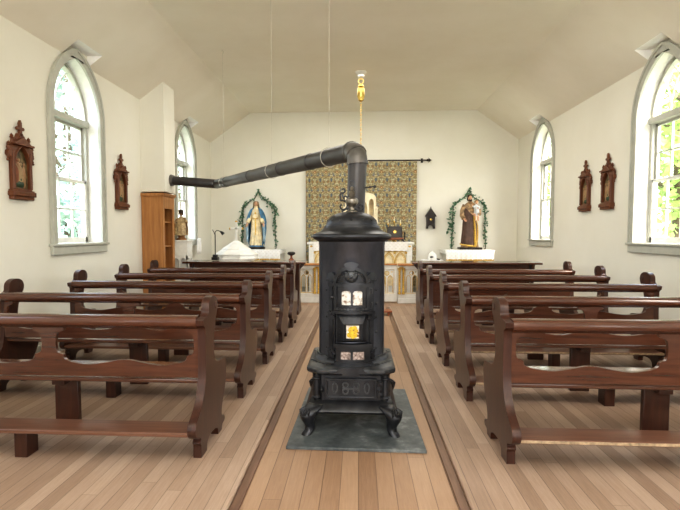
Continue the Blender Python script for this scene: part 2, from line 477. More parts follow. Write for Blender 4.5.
# ---- windows
def ring(outer, inner): return [outer, list(inner)]
def make_window(name, X, yc, sgn):
    root = bpy.data.objects.new(name, None); COL.objects.link(root); root.location = (X, yc, 0); root['kind'] = 'structure'
    F = lambda u, z, d: (sgn * d, u, z)          # d = depth outward from the wall face
    O = arch_pts(HW + 0.10, RISE + 0.115, SPRING, SILL); I = arch_pts(HW, RISE, SPRING, SILL)
    g = G(); g.prism(O + I[::-1], -0.035, 0.0, F)
    struct('casing', g, M['trimw'], root, bevel=0.004)
    O2 = arch_pts(HW + 0.105, RISE + 0.125, SPRING, SILL); I2 = arch_pts(HW + 0.075, RISE + 0.085, SPRING, SILL)
    g = G(); g.prism(O2 + I2[::-1], -0.05, -0.03, F); struct('casing_moulding', g, M['trimw'], root)
    g = G(); g.box(-0.065, 0.30, -0.665, 0.665, SILL - 0.03, SILL, lambda a, u, z: (sgn * (a), u, z))
    g.box(-0.045, 0.0, -0.635, 0.635, SILL - 0.13, SILL - 0.03, lambda a, u, z: (sgn * a, u, z))
    struct('sill', g, M['trimw'], root, bevel=0.008)
    D = 0.17
    # reveal lining
    g = G(); P = arch_pts(HW, RISE, SPRING, SILL, 16)
    g.loft([[F(u, z, d) for u, z in P] for d in (0.0, D + 0.10)], cap=False, closed=False)
    struct('reveal', g, M['white'], root)
    # frame around the sashes
    I3 = arch_pts(HW - 0.045, RISE - 0.06, SPRING, SILL)
    g = G(); g.prism(I + I3[::-1], D - 0.02, D + 0.06, F)
    g.box(-HW, HW, D - 0.05, D + 0.06, SPRING - 0.06, SPRING + 0.02, lambda u, d, z: F(u, z, d))     # transom
    struct('frame', g, M['trimw'], root, bevel=0.006)
    hw = HW - 0.045
    zb, zm, zt = SILL + 0.005, SILL + 0.815, SPRING - 0.06
    def sash(nm, z0, z1, d0, bot):
        g = G(); st = 0.045
        B = lambda a, b, c, d_: g.box(a, b, d0, d0 + 0.035, c, d_, lambda u, d, z: F(u, z, d))
        B(-hw, -hw + st, z0, z1); B(hw - st, hw, z0, z1); B(-hw, hw, z0, z0 + bot); B(-hw, hw, z1 - 0.035, z1)
        w = (2 * hw - 2 * st) / 3
        for k in (1, 2):
            u = -hw + st + w * k; g.box(u - 0.009, u + 0.009, d0 + 0.004, d0 + 0.03, z0, z1, lambda u_, d, z: F(u_, z, d))
        zc = (z0 + bot + z1 - 0.035) / 2
        g.box(-hw, hw, d0 + 0.004, d0 + 0.03, zc - 0.009, zc + 0.009, lambda u_, d, z: F(u_, z, d))
        o = struct(nm, g, M['white'] if 'lower' in nm else M['trimw'], root)
        g = G(); g.flat([[(-hw + st, z0 + bot), (hw - st, z0 + bot), (hw - st, z1 - 0.035), (-hw + st, z1 - 0.035)]], lambda u, z: F(u, z, d0 + 0.018))
        struct('pane', g, M['glass'], o, smooth=0)
    sash('lower_sash', zb, zm + 0.02, D - 0.01, 0.07)
    sash('upper_sash', zm - 0.02, zt, D + 0.027, 0.035)
    # gothic head tracery: intersecting bars from thirds of the transom
    A3 = arch_pts(hw, RISE - 0.06, SPRING + 0.02, SPRING + 0.02)
    g = G()
    R = ((RISE - 0.06) ** 2 + hw * hw) / (2 * hw)
    def inside(u, z):
        zz = z - SPRING - 0.02
        return zz >= 0 and (abs(u) + R - hw) ** 2 + zz * zz <= (R + 0.004) ** 2
    for sg_ in (1, -1):
        for off in (0.0, 2 * hw / 3, 4 * hw / 3)[1:]:
            pth = []
            for i in range(19):
                a = 0.95 * i / 18
                u = sg_ * (hw - R + R * cos(a) - off); z = SPRING + 0.02 + R * sin(a)
                if inside(u, z): pth.append(F(u, z, D + 0.02))
            if len(pth) > 2: g.tube(pth, 0.011, 6)
    trc = struct('head_tracery', g, M['white'], root)
    g = G(); g.flat([A3], lambda u, z: F(u, z, D + 0.022)); struct('head_pane', g, M['glass'], trc, smooth=0)
    return root
k = 1
for side, X, sg in (('L', XL, -1), ('R', XR, 1)):
    for y in WIN[side]:
        make_window('window_%d' % k, X, y, sg); k += 1
# rear entrance door, behind the camera
g = G(); g.box(-0.95, 1.05, YF, YF + 0.05, 0.0, 2.35); dr = struct('door_1', g, M['door'], bevel=0.01)
for x0 in (-0.85, 0.10):
    for z0 in (0.25, 1.2):
        g = G(); g.box(x0, x0 + 0.8, YF + 0.05, YF + 0.062, z0, z0 + 0.85); struct('panel', g, M['door'], dr, bevel=0.008)
g = G(); g.ball((0.0, YF + 0.10, 1.0), 0.03); g.disk_cyl((0.0, YF + 0.05, 1.0), 0.012, 0.05); struct('handle', g, M['brass'], dr)

# ---- chimney chase over the cupboard
CX1, CY0, CY1 = -3.185, 8.27, 8.76
CB = 2.13
m = (CEIL - EAVE) / abs(BL - XL)
g = G(); zt = EAVE + m * (CX1 - XL)
g.faces([(XL, CY0, CB), (CX1, CY0, CB), (CX1, CY1, CB), (XL, CY1, CB), (XL, CY0, EAVE), (CX1, CY0, zt), (CX1, CY1, zt), (XL, CY1, EAVE)],
        [(0, 1, 2, 3), (0, 4, 5, 1), (1, 5, 6, 2), (2, 6, 7, 3)])
struct('wall_left', g, M['wall'], smooth=0)

# ------------------------------------------------------------------ pews
FL = PZ
END = [(3.09, .05, 's'), (3.09, .115), (3.075, .135), (3.09, .155), (3.075, .17), (3.025, .185), (2.985, .215), (2.98, .25), (3.0, .285), (3.05, .315), (3.11, .355),
       (3.165, .42), (3.195, .50), (3.207, .60), (3.207, .83, 's'), (3.195, .845), (3.168, .86, 's'), (3.16, .895, 's'), (3.21, .904), (3.255, .908), (3.285, .928), (3.288, .955), (3.30, .992),
       (3.35, 1.022), (3.42, 1.024), (3.475, 1.0), (3.497, .955), (3.485, .91), (3.452, .872), (3.43, .825), (3.405, .765), (3.395, .69), (3.405, .625), (3.445, .572),
       (3.51, .549), (3.60, .545), (3.668, .53), (3.70, .49), (3.705, .43), (3.685, .355), (3.645, .285), (3.60, .235), (3.575, .19), (3.57, .145), (3.59, .125),
       (3.64, .115, 's'), (3.65, .09), (3.63, .075), (3.59, .07), (3.565, .05, 's'), (3.475, .05, 's'), (3.46, .085), (3.40, .105), (3.28, .11), (3.22, .085), (3.205, .05, 's')]
END = spline([(p[0] - 3.09, p[1] - .05) + p[2:] for p in END], 4)
PLEN, PT = 2.25, 0.052
def wave_open(a, b, sgn_):
    """one carved opening in the back board between u=a and u=b (z above the pew floor)"""
    L = b - a
    z0 = 0.555
    pts = [(a + .065, .793, 's'), (a + .055, .770), (a + .014, .752), (a + .004, .71), (a + .004, .66), (a + .016, .625), (a + .050, .612), (a + .058, .585), (a + .11, .562),
           (a + L * .24, .548), (a + L * .36, .562), (a + L * .46, .580), (a + L * .54, .580), (a + L * .64, .562), (a + L * .76, .548),
           (b - .11, .562), (b - .058, .585), (b - .050, .612), (b - .016, .625), (b - .004, .66), (b - .004, .71), (b - .014, .752), (b - .055, .770), (b - .065, .793, 's')]
    return spline(pts, 3)
def make_pew(sx, label):
    """sx=+1: pew right of the aisle (grows to +X); local origin at aisle end, near foot"""
    cat = 'pew'
    root = thing('pew', label, cat, group='carved pews %s' % ('across from the bookcase' if sx > 0 else 'on the bookcase side'))
    for u0 in (0.0, PLEN - PT):
        g = G(); g.prism(END, u0, u0 + PT, lambda s_, z, u: (sx * u, s_, z))
        e = obj('end_panel', g, M['pewz'], root, bevel=0.006)
        g = G()                                                        # scroll carved on both cheeks of the ear
        for ux in (u0 - 0.004, u0 + PT - 0.004):
            g.lathe([(0.0, 0), (0.022, 0), (0.026, .004), (0.022, .008), (0, .008)], n=14, F=lambda x, y, z, ux=ux: (sx * (ux + z), 0.362 + x, 0.905 + y))
        obj('ear_scroll', g, M['pewz'], e)
    # moulded top rail
    prof = [(.115, .790), (.108, .794), (.100, .800), (.090, .806), (.077, .811), (.070, .821), (.068, .840), (.074, .858), (.086, .870), (.112, .878), (.15, .876), (.168, .864), (.172, .84), (.168, .81), (.155, .80), (.150, .790)]
    g = G(); g.prism(prof, PT - 0.005, PLEN - PT + 0.005, lambda s_, z, u: (sx * u, s_, z)); obj('top_rail', g, M['pewx'], root, smooth=50)
    a0, b0, c0, d0 = 0.075, 1.005, 1.095, PLEN - .075
    g = G(); outer = [(PT - .005, .47), (PLEN - PT + .005, .47), (PLEN - PT + .005, .812), (PT - .005, .812)]
    g.prism([outer, wave_open(a0, b0, 1), wave_open(c0, d0, 1)], .118, .146, lambda u, z, s_: (sx * u, s_, z))
    obj('back_board', g, M['pewx'], root, bevel=0.003)
    g = G(); g.box(PT - .005, PLEN - PT + .005, .15, .595, .415, .445, lambda u, s_, z: (sx * u, s_, z)); obj('seat', g, M['seat'], root, bevel=0.008)
    uc = 1.07
    g = G(); g.box(uc - .085, uc + .085, .34, .38, 0, .415, lambda u, s_, z: (sx * u, s_, z)); g.box(uc - .045, uc + .045, .24, .34, .36, .415, lambda u, s_, z: (sx * u, s_, z))
    obj('leg', g, M['pewz'], root, bevel=0.005)
    g = G(); g.box(PT - .005, PLEN - PT + .005, -.10, .105, .152, .180, lambda u, s_, z: (sx * u, s_, z)); kn = obj('kneeler', g, M['kneel'], root, bevel=0.009)
    g = G(); g.box(PT, PLEN - PT, -.104, -.099, .160, .176, lambda u, s_, z: (sx * u, s_, z)); obj('worn_edge', g, M['edge'] if sx > 0 else M['kneel'], kn)
    ul = 1.14
    g = G(); g.box(ul - .042, ul + .042, -.06, .055, 0, .152, lambda u, s_, z: (sx * u, s_, z)); obj('kneeler_leg', g, M['pewz'], kn, bevel=0.004)
    for o in list(root.children) + [c for q in root.children for c in q.children]:      # feet stay on the floor, the rest stands a little higher
        for v in o.data.vertices:
            if v.co.z > .001: v.co.z += (.007 if sx < 0 else .001) if o.name.startswith(('top_rail', 'back_board')) else .015
    return root
ROWY = [3.09, 4.26, 5.40, 6.50, 7.54]
words = ['fifth behind the prayer desk', 'fourth behind the prayer desk', 'third behind the prayer desk', 'second behind the prayer desk', 'directly behind the prayer desk']
for sx, X, sd in ((-1, -0.985, 'on the bookcase side of the aisle'), (1, 0.908, 'on the side across from the bookcase')):
    base = None
    for i, y in enumerate(ROWY):
        lab = 'dark carved pew %s, %s' % (sd, words[i])
        if base is None:
            base = make_pew(sx, lab); base.location = (X, y + (.03 if sx > 0 else 0), FL)
        else: dup(base, (X, y + (.03 if sx > 0 else 0), FL), lab)

# front desks
def make_desk(sx, label):
    root = thing('prayer_desk', label, 'prayer desk', group='prayer desks before the rail')
    L = 2.12
    g = G(); g.prism([(-.02, .865), (-.03, .885), (-.02, .90), (.30, .915), (.315, .895), (.30, .875)], -.05, L, lambda s_, z, u: (sx * u, s_, z)); obj('desk_top', g, M['pewx'], root, bevel=0.004)
    prof = spline([(.02, .87, 's'), (.30, .885, 's'), (.27, .80), (.25, .65), (.26, .40), (.30, .22), (.36, .12), (.40, .07), (.40, 0, 's'), (-.06, 0, 's'), (-.06, .07), (0, .14), (.05, .25), (.07, .45), (.06, .70)], 4)
    for u0 in (.07, L - .16):
        g = G(); g.prism(prof, u0, u0 + .05, lambda s_, z, u: (sx * u, s_, z)); obj('end_panel', g, M['pewz'], root, bevel=0.005)
    g = G(); g.prism([(-.035, .87), (.045, .87), (.085, .80), (.085, .74)], .085, .10, lambda u, z, s_: (sx * u, s_ + .06, z)); obj('bracket', g, M['pewz'], root)
    g = G(); g.box(.10, L - .15, .15, .18, .12, .87, lambda u, s_, z: (sx * u, s_, z)); obj('front_panel', g, M['pewx'], root, bevel=0.004)
    g = G(); g.box(.10, L - .15, -.05, .0, .02, .06, lambda u, s_, z: (sx * u, s_, z)); obj('foot_rail', g, M['pewx'], root, bevel=0.006)
    for o in root.children:
        for v in o.data.vertices:
            if v.co.z > .5: v.co.z += .015
    return root
d = make_desk(-1, 'long dark wooden prayer desk with a gooseneck lamp standing on it'); d.location = (-0.97, 8.78, FL)
d = make_desk(1, 'long dark wooden prayer desk with nothing on its top'); d.location = (0.96, 8.78, FL)

# ------------------------------------------------------------------ the stove
SX, SY, SR = -0.055, 3.93, 0.254
g = G(); pad = [(-.465, -.62), (.47, -.635), (.445, .70), (-.44, .70)]
g.prism(pad, 0, .022, lambda x, y, z: (x, y, z))
o = obj('slate_slab', g, M['slate'], None, bevel=0.004); o.location = (-.02, 3.95, 0); tag(o, 'grey slate slab on the aisle floor under the stove', 'hearth slab')

st = thing('parlour_stove', 'tall black cast iron cylinder stove in the aisle on slate slab', 'stove', (SX, SY, 0.022))
SZ = -0.022
def cyl(u, z, d): a = u / SR; return ((SR + d) * sin(a), -(SR + d) * cos(a), z + SZ)
def subdiv_loop(l, mx=0.02):
    out = []
    for i, p in enumerate(l):
        q = l[(i + 1) % len(l)]; n = max(1, int(abs(q[0] - p[0]) / mx))
        out += [(p[0] + (q[0] - p[0]) * k / n, p[1] + (q[1] - p[1]) * k / n) for k in range(n)]
    return out
def relief(g, loops, d0, d1):
    """a flat outline wrapped round the barrel: sliced into strips so that it follows the curve"""
    if not isinstance(loops[0][0], (tuple, list)): loops = [loops]
    b2 = bmesh.new(); g2 = G(); g2.b.free(); g2.b = b2
    g2.prism([list(l) for l in loops], d0, d1, lambda u, z, d: (u, z, d))
    for k in range(-14, 15):
        geom = b2.verts[:] + b2.edges[:] + b2.faces[:]
        bmesh.ops.bisect_plane(b2, geom=geom, dist=1e-5, plane_co=(k * 0.02 + .003, 0, 0), plane_no=(1, 0, 0))
    mp = {}
    for v in b2.verts: mp[v] = g.b.verts.new(cyl(v.co.x, v.co.y, v.co.z))
    for f in b2.faces:
        try: g.b.faces.new([mp[v] for v in f.verts])
        except ValueError: pass
    b2.free()
def rect(a, b, c, d): return [(a, c), (b, c), (b, d), (a, d)]
def circ(cu, cz, r, n=20, rz=None): return [(cu + r * cos(2*pi*i/n), cz + (rz or r) * sin(2*pi*i/n)) for i in range(n)]

# legs (cabriole)
for ax in (-1, 1):
    for ay in (-1, 1):
        g = G(); dx, dy = ax * .72, ay * .69
        path = [(-.03, .20), (-.005, .188), (.03, .165), (.050, .135), (.050, .108), (.040, .08), (.032, .055), (.036, .03), (.054, .012), (.064, .0)]
        rad = [.058, .066, .067, .060, .051, .043, .037, .036, .038, .036]
        rings = []
        for (o_, z), r in zip(path, rad):
            cx_, cy_ = ax * (.266 + o_ * .75), ay * (.330 + o_ * .85)
            rings.append([(cx_ + r * cos(2*pi*k/16), cy_ + r * sin(2*pi*k/16), z) for k in range(16)])
        g.loft(rings)
        lg = obj('leg', g, M['iron'], st)
        g = G(); cx_, cy_ = ax * .296, ay * .362
        for q in range(5):
            a = math.atan2(dy, dx) + (q - 2) * .42
            g.tube([(cx_ + .035 * cos(a), cy_ + .035 * sin(a), .188), (cx_ + .064 * cos(a), cy_ + .064 * sin(a), .165), (cx_ + .058 * cos(a), cy_ + .058 * sin(a), .13), (cx_ + .050*cos(a), cy_ + .050*sin(a), .105)], [.006, .009, .007, .003], 8)
        obj('leg_leaf', g, M['iron'], lg)
def octo(h, c, fy=None):
    fy = fy or h
    return [(h - c, -fy), (h, -fy + c), (h, fy - c), (h - c, fy), (-h + c, fy), (-h, fy - c), (-h, -fy + c), (-h + c, -fy)]
def stack(g, rows):
    g.loft([[(x, y, z + SZ) for x, y in octo(h, c, fy)] for h, c, fy, z in rows])
g = G(); stack(g, [(.275, .05, .31, .160), (.322, .05, .362, .165), (.332, .05, .372, .180), (.325, .05, .362, .198), (.305, .06, .335, .225), (.288, .07, .31, .246)]); obj('bottom_skirt', g, M['iron'], st)
g = G(); stack(g, [(.282, .07, .305, .235), (.282, .07, .305, .43)])
for ax in (-1, 1):                                              # corner pilasters
    for (a, b) in ((.248, .262), (.262, .248)):
        pass
    g.tube([(ax * .247, -.270, .225 + SZ), (ax * .247, -.270, .43 + SZ)], .026, 10)
    g.tube([(ax * .247, .270, .225 + SZ), (ax * .247, .270, .43 + SZ)], .026, 10)
    for z in (.262, .40): g.ball((ax * .250, -.288, z + SZ), (.034, .02, .012), 10)
    for z in (.262, .40): g.ball((ax * .283, -.12, z + SZ), (.012, .03, .012), 10)
obj('ash_box', g, M['iron'], st, bevel=0.003)
g = G()
FZ = lambda u, z, d: (u, -.305 - d, z + SZ)
g.prism([rect(-.185, .185, .262, .41), rect(-.168, .168, .278, .394)], 0, .022, FZ)
g.prism(rect(-.17, .17, .275, .398), 0, .010, FZ)
dr = obj('ash_door', g, M['iron'], st, bevel=0.004)
g = G()
def oval(g, cu, r, rz): g.prism([circ(cu, .338, r, 20, rz), circ(cu, .338, r - .010, 20, rz - .010)], .010, .022, FZ)
oval(g, -.115, .022, .042); oval(g, .115, .022, .042)
for cu in (-.038, .038): g.prism([circ(cu, .360, .024), circ(cu, .360, .014)], .010, .022, FZ); g.prism([circ(cu, .315, .024), circ(cu, .315, .014)], .010, .022, FZ)
g.prism(rect(-.06, .06, .331, .345), .010, .026, FZ)
obj('draught_ornament', g, M['ironl'], dr, bevel=0.002)
g = G()
for z in (.30, .375): g.tube([FZ(.20, z - .022, .014), FZ(.20, z + .022, .014)], .011, 8); g.box(.17, .225, .004, .018, z - .009, z + .009, lambda u, d, z_: FZ(u, z_, d))
obj('hinge', g, M['iron'], dr)
g = G(); g.tube([FZ(-.205, .31, .012), FZ(-.21, .335, .03), FZ(-.20, .35, .032)], [.008, .009, .006], 8); g.ball(FZ(-.207, .33, .022), .014); obj('latch', g, M['iron'], dr)
# top plate of the base
g = G(); stack(g, [(.285, .07, .315, .436), (.312, .07, .365, .450), (.318, .075, .378, .466), (.318, .078, .378, .484), (.308, .085, .366, .494), (.300, .09, .356, .497)])
pl = obj('base_plate', g, M['ironl'], st, bevel=0.002)
g = G(); g.prism(spline([(-.15, .452, 's'), (.15, .452, 's'), (.10, .470), (.085, .49), (.05, .494), (-.05, .494), (-.085, .49), (-.10, .470)], 4), 0, .05, lambda u, z, d: (u, -.368 - d * .5 + .01, z + .006 + SZ))
g.prism(rect(-.06, .06, .436, .462), 0, .02, lambda u, z, d: (u, -.372 - d * .4, z + .006 + SZ)); obj('lip', g, M['iron'], pl, bevel=0.003)
g = G(); g.lathe([(.25, .487), (.310, .487), (.306, .497), (.29, .505), (.284, .517), (.268, .528), (.264, .54), (.25, .54)], (0, 0, SZ), 48)
for k in range(4):                                              # corner fans, low relief
    for q in range(7):
        a = (pi / 4 if k % 2 == 0 else 3 * pi / 4) + (k // 2) * pi + (q - 3) * .11
        g.tube([(.300 * cos(a), .300 * sin(a), .499 + SZ), (.335 * cos(a), .335 * sin(a), .498 + SZ)], [.002, .0045], 6)
obj('barrel_ring', g, M['ironl'], pl)
# barrel
g = G(); g.lathe([(SR, .49), (SR, .51), (SR - .003, .515), (SR - .003, 1.36), (SR, 1.365), (SR, 1.42)], (0, 0, SZ), 64)
br = obj('barrel', g, M['steel'], st)
g = G()
for u in (-.205, .205, ):
    for z in (.60, .72, .83, .93, 1.03): g.ball(cyl(u, z, 0), (.007, .007, .007), 8)
for u in (.30, -.30):
    g.tube([cyl(u, .50, .001), cyl(u, 1.41, .001)], .003, 6)
obj('rivet', g, M['iron'], br)
# rim and dome
g = G()
dome = [(SR + .005, 1.385), (SR + .012, 1.395), (.285, 1.402), (.300, 1.412), (.303, 1.428), (.298, 1.440), (.284, 1.446), (.262, 1.453), (.240, 1.464), (.223, 1.480), (.213, 1.496), (.210, 1.506), (.200, 1.510), (.197, 1.52), (.192, 1.537), (.178, 1.560), (.150, 1.583), (.11, 1.60), (.065, 1.609), (.045, 1.611), (.04, 1.615), (.0, 1.616)]
g.lathe(dome, (0, 0, SZ), 64)
dm = obj('dome_lid', g, M['iron'], st, smooth=50)
g = G()
for k in range(14):                                             # embossed leaves round the dome
    a = 2 * pi * k / 14 - pi / 2
    for s_ in (-1, 1):
        p = []
        for q in range(6):
            rr = .193 - q * .017; zz = 1.540 + q * .0118 - q * q * .0004
            aa = a + s_ * .11 * sin(q / 5 * pi)
            p.append((rr * cos(aa), rr * sin(aa), zz + SZ))
        g.tube(p, [.003, .006, .007, .007, .006, .003], 6)
obj('dome_ornament', g, M['iron'], dm)
g = G(); g.lathe([(.05, 1.60), (.045, 1.615), (.026, 1.625), (.020, 1.645), (.024, 1.655), (.045, 1.672), (.049, 1.69), (.047, 1.705), (.036, 1.715), (.02, 1.722), (.024, 1.735), (.027, 1.75), (.020, 1.765), (.012, 1.775), (.016, 1.785), (.010, 1.80), (0, 1.806)], (0, -.02, SZ), 24)
fn = obj('urn_finial', g, M['finial'], st)
g = G()
def spiral(cx_, cz_, r0, r1, a0, a1, n=18): return [(cx_ + (r0 + (r1 - r0) * i / n) * cos(a0 + (a1 - a0) * i / n), cz_ + (r0 + (r1 - r0) * i / n) * sin(a0 + (a1 - a0) * i / n)) for i in range(n + 1)]
for p in (spiral(-.068, 1.775, .004, .024, 3, -2.2) + [(-.09, 1.735), (-.085, 1.70)] + spiral(-.070, 1.655, .045, .012, 2.0, -4.2),
          spiral(-.052, 1.715, .022, .006, -1.5, 4.5), [(-.02, 1.64), (-.045, 1.632), (-.075, 1.615)],
          spiral(.062, 1.648, .032, .006, -2.2, 4.5), [(.02, 1.64), (.045, 1.625)]):
    g.tube([(x, -.02, z + SZ) for x, z in p], .0065, 8)
g.tube([(.0 + .022 * cos(a * 2*pi/16), -.02, 1.825 + .022 * sin(a * 2*pi/16) + SZ) for a in range(17)], .004, 6)
obj('scroll', g, M['iron'], fn)
# front frame: pilasters, arch and crest
g = G()
for s_ in (-1, 1):
    relief(g, rect(s_ * .141 - .026, s_ * .141 + .026, .53, 1.10), 0, .016)
    relief(g, rect(s_ * .141 - .012, s_ * .141 + .012, .56, 1.08), 0, .024)
    relief(g, rect(s_ * .141 - .036, s_ * .141 + .036, 1.10, 1.115), 0, .034)
    relief(g, circ(s_ * .141, 1.138, .030, 18, .028), 0, .03); relief(g, circ(s_ * .141, 1.075, .022), 0, .03)
    relief(g, rect(s_ * .141 - .032, s_ * .141 + .032, .515, .535), 0, .03)
    for z in (.57, .855):                                       # rosette hinges
        for q in range(4):
            a = q * pi / 2 + .78; relief(g, circ(s_ * .139 + .019 * cos(a), z + .022 * sin(a), .015, 10), 0, .034)
        relief(g, circ(s_ * .139, z, .014), 0, .042)
    g.ball(cyl(s_ * .172, .865, .012), .012); g.ball(cyl(s_ * .172, .60, .012), .012)
arc_o = [(.119 * cos(a), 1.088 + .125 * sin(a)) for a in [pi * i / 20 for i in range(21)]]
arc_i = [(.096 * cos(a), 1.088 + .102 * sin(a)) for a in [pi * i / 20 for i in range(21)]]
relief(g, arc_o + arc_i[::-1], 0, .036)
relief(g, arc_i, 0, .012)
relief(g, [(-.026, 1.200), (.026, 1.200), (.046, 1.222), (.040, 1.232), (.018, 1.242), (-.018, 1.242), (-.040, 1.232), (-.046, 1.222)], 0, .045)
relief(g, rect(-.022, .022, 1.18, 1.205), 0, .04)
for s_ in (-1, 1):
    for q in range(4): relief(g, circ(s_ * (.065 + .012 * q), 1.105 + .02 * (3 - q), .011 + .003 * (q % 2), 10), 0, .022)
relief(g, rect(-.135, .135, 1.075, 1.092), 0, .03)
fr = obj('front_frame', g, M['iron'], st, smooth=45)
g = G()
g.ball(cyl(0, 1.142, .012), (.05, .026, .05), 20); g.ball(cyl(0, 1.137, .03), (.013, .014, .017), 10)       # lion-mask medallion
for s_ in (-1, 1): g.ball(cyl(s_ * .018, 1.155, .032), .008, 8); g.ball(cyl(s_ * .013, 1.120, .030), (.012, .01, .008), 8); g.ball(cyl(s_ * .036, 1.165, .022), .012, 8)
for q in range(14): a = 2*pi*q/14; g.ball(cyl(.048 * cos(a), 1.142 + .048 * sin(a), .014), .007, 8)
obj('mask_medallion', g, M['ironl'], fr)
# upper door with two mica panes
def pane_arch(u0, u1, z0, z1): 
    c = (u0 + u1) / 2; h = (u1 - u0) / 2
    return [(u0, z0), (u1, z0), (u1, z1 - .016), (u1 - h * .3, z1 - .003), (c, z1), (u0 + h * .3, z1 - .003), (u0, z1 - .016)]
p1, p2 = pane_arch(-.066, -.002, .930, 1.035), pane_arch(.012, .078, .930, 1.035)
g = G(); relief(g, [rect(-.107, .117, .90, 1.075), p1, p2], .004, .022); relief(g, [rect(-.118, .128, .89, 1.085), rect(-.096, .106, .912, 1.062)], .004, .032)
relief(g, rect(-.122, .132, .870, .890), .004, .05)
d1 = obj('feed_door', g, M['iron'], st, smooth=45)
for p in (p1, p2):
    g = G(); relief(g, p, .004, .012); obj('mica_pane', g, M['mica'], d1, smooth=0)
g = G()
for q in range(9): relief(g, circ(-.088 + q * .023, .903, .008, 8), .02, .04)
obj('bead_row', g, M['ironl'], d1)
g = G(); g.ball(cyl(-.13, .985, .03), .014); g.tube([cyl(-.105, .985, .022), cyl(-.145, .985, .03)], .007, 8); obj('latch', g, M['iron'], d1)
g = G()
for z in (.93, 1.03): g.tube([cyl(.14, z - .02, .022), cyl(.14, z + .02, .022)], .012, 8)
obj('hinge', g, M['iron'], d1)
# middle panel: pyramid frame round a picture tile
g = G(); relief(g, [rect(-.107, .117, .665, .865), rect(-.035, .062, .69, .80)], 0, .012)
for (a, b) in (((-.095, .105, .672, .85), (-.062, .075, .70, .82)),):
    pass
def frus(o_, i_, d0, d1):
    a, b, c, d_ = o_; e, f_, h, k_ = i_
    O_ = [(a, c), (b, c), (b, d_), (a, d_)]; I_ = [(e, h), (f_, h), (f_, k_), (e, k_)]
    for j in range(4):
        n_ = 6
        for q in range(n_):
            l0, l1 = q / n_, (q + 1) / n_
            L_ = lambda P_, l: (P_[j][0] + (P_[(j+1) % 4][0] - P_[j][0]) * l, P_[j][1] + (P_[(j+1) % 4][1] - P_[j][1]) * l)
            g.faces([cyl(*L_(O_, l0), d0), cyl(*L_(O_, l1), d0), cyl(*L_(I_, l1), d1), cyl(*L_(I_, l0), d1)], [(0, 1, 2, 3)])
frus((-.10, .11, .66, .862), (-.048, .070, .678, .796), .012, .045)
frus((-.048, .070, .678, .796), (-.031, .053, .690, .784), .045, .025)
for s_ in (-.072, .083):
    for z in (.71, .735, .76): g.ball(cyl(s_, z, .02), .009, 8)
tf = obj('tile_frame', g, M['iron'], st, smooth=25)
g = G(); relief(g, rect(-.033, .055, .688, .786), .004, .022); tl = obj('picture_tile', g, M['tilew'], tf, smooth=0)
g = G()
for (u, z, r) in ((.006, .757, .021), (.022, .765, .017), (.030, .745, .017), (.010, .735, .018), (-.008, .715, .019), (.012, .708, .019), (.030, .712, .016), (-.005, .748, .014), (.022, .725, .016)): relief(g, circ(u, z, r, 14), .02, .028)
obj('yellow_ornament', g, M['yellow'], tl, smooth=40)
g = G()
for (u, z, r) in ((.046, .71, .008), (.047, .733, .007), (.016, .750, .004), (.02, .73, .004)): relief(g, circ(u, z, r, 10), .022, .03)
obj('brown_ornament', g, M['carved'], tl)
# lower door
q1, q2 = rect(-.064, -.002, .538, .598), rect(.012, .082, .538, .598)
g = G(); relief(g, [rect(-.095, .12, .51, .65), q1, q2], .004, .05); relief(g, rect(-.105, .13, .625, .652), .004, .062); relief(g, rect(-.10, .125, .492, .522), .004, .064)
d2 = obj('lower_door', g, M['iron'], st, smooth=45)
for p in (q1, q2):
    g = G(); relief(g, p, .004, .04); obj('mica_pane', g, M['mica2'], d2, smooth=0)
g = G(); g.ball(cyl(.135, .505, .035), .016); g.ball(cyl(-.108, .575, .035), .012); obj('latch', g, M['iron'], d2)

# stovepipe
sp = thing('stovepipe', 'long black stovepipe from the stove up and across to the chimney', 'stovepipe', (-.04, 4.15, 1.45))
def rel(p): return (p[0] + .04, p[1] - 4.15, p[2] - 1.45)
A = Vector((-.015, 4.15, 2.11)); K = Vector((-2.38, 8.5, 2.27)); E_ = Vector((CX1 - .002, 8.55, 2.34))
dA = (K - A).normalized()
def corner(c, d_in, d_out, r, n=8):
    p0 = c - d_in * r; p2 = c + d_out * r
    return [p0 * (1 - t_) ** 2 + c * 2 * t_ * (1 - t_) + p2 * t_ ** 2 for t_ in [i / n for i in range(n + 1)]]
el = corner(A, Vector((0, 0, 1)), dA, .10, 10)
g = G(); g.tube([rel((-.030, 4.15, 1.50)), rel((-.022, 4.15, 1.8)), rel(el[0] + Vector((0, 0, .01)))], [.071, .073, .077], 24); vp = obj('vertical_pipe', g, M['pipe'], sp)
g = G(); g.tube([rel((0.042, 4.13, 1.812)), rel((0.097, 4.12, 1.818)), rel((0.112, 4.12, 1.82))], .0055, 8); g.ball(rel((0.124, 4.12, 1.82)), (.014, .009, .012), 10); g.ball(rel((0.087, 4.12, 1.817)), .009, 8); obj('damper_handle', g, M['iron'], vp)
g = G(); g.tube([rel(p) for p in el], .081, 24)
for f in (0, 5, 10):
    d_ = (el[min(f+1, 10)] - el[max(f-1, 0)]).normalized() * .010
    g.tube([rel(el[f] - d_), rel(el[f] + d_)], .087, 24)
obj('elbow', g, M['elbow'], sp)
dK = (E_ - K).normalized()
L1 = (K - A).length
segs = [.10, L1 * .19, L1 * .36, L1 * .60, L1 * .86, L1]
for i in range(len(segs) - 1):
    p, q = A + dA * segs[i], A + dA * segs[i + 1]
    g = G(); g.tube([rel(p - dA * .02), rel(p + dA * .03), rel(p + dA * .035), rel(q)], [.079, .079, .0765, .075], 24)
    if i == 4: g.ball(rel(K), .0765, 20)
    obj('pipe_length', g, M['pipe'], sp)
g = G(); g.tube([rel(K), rel(E_)], .0755, 24); obj('pipe_length', g, M['pipe'], sp)
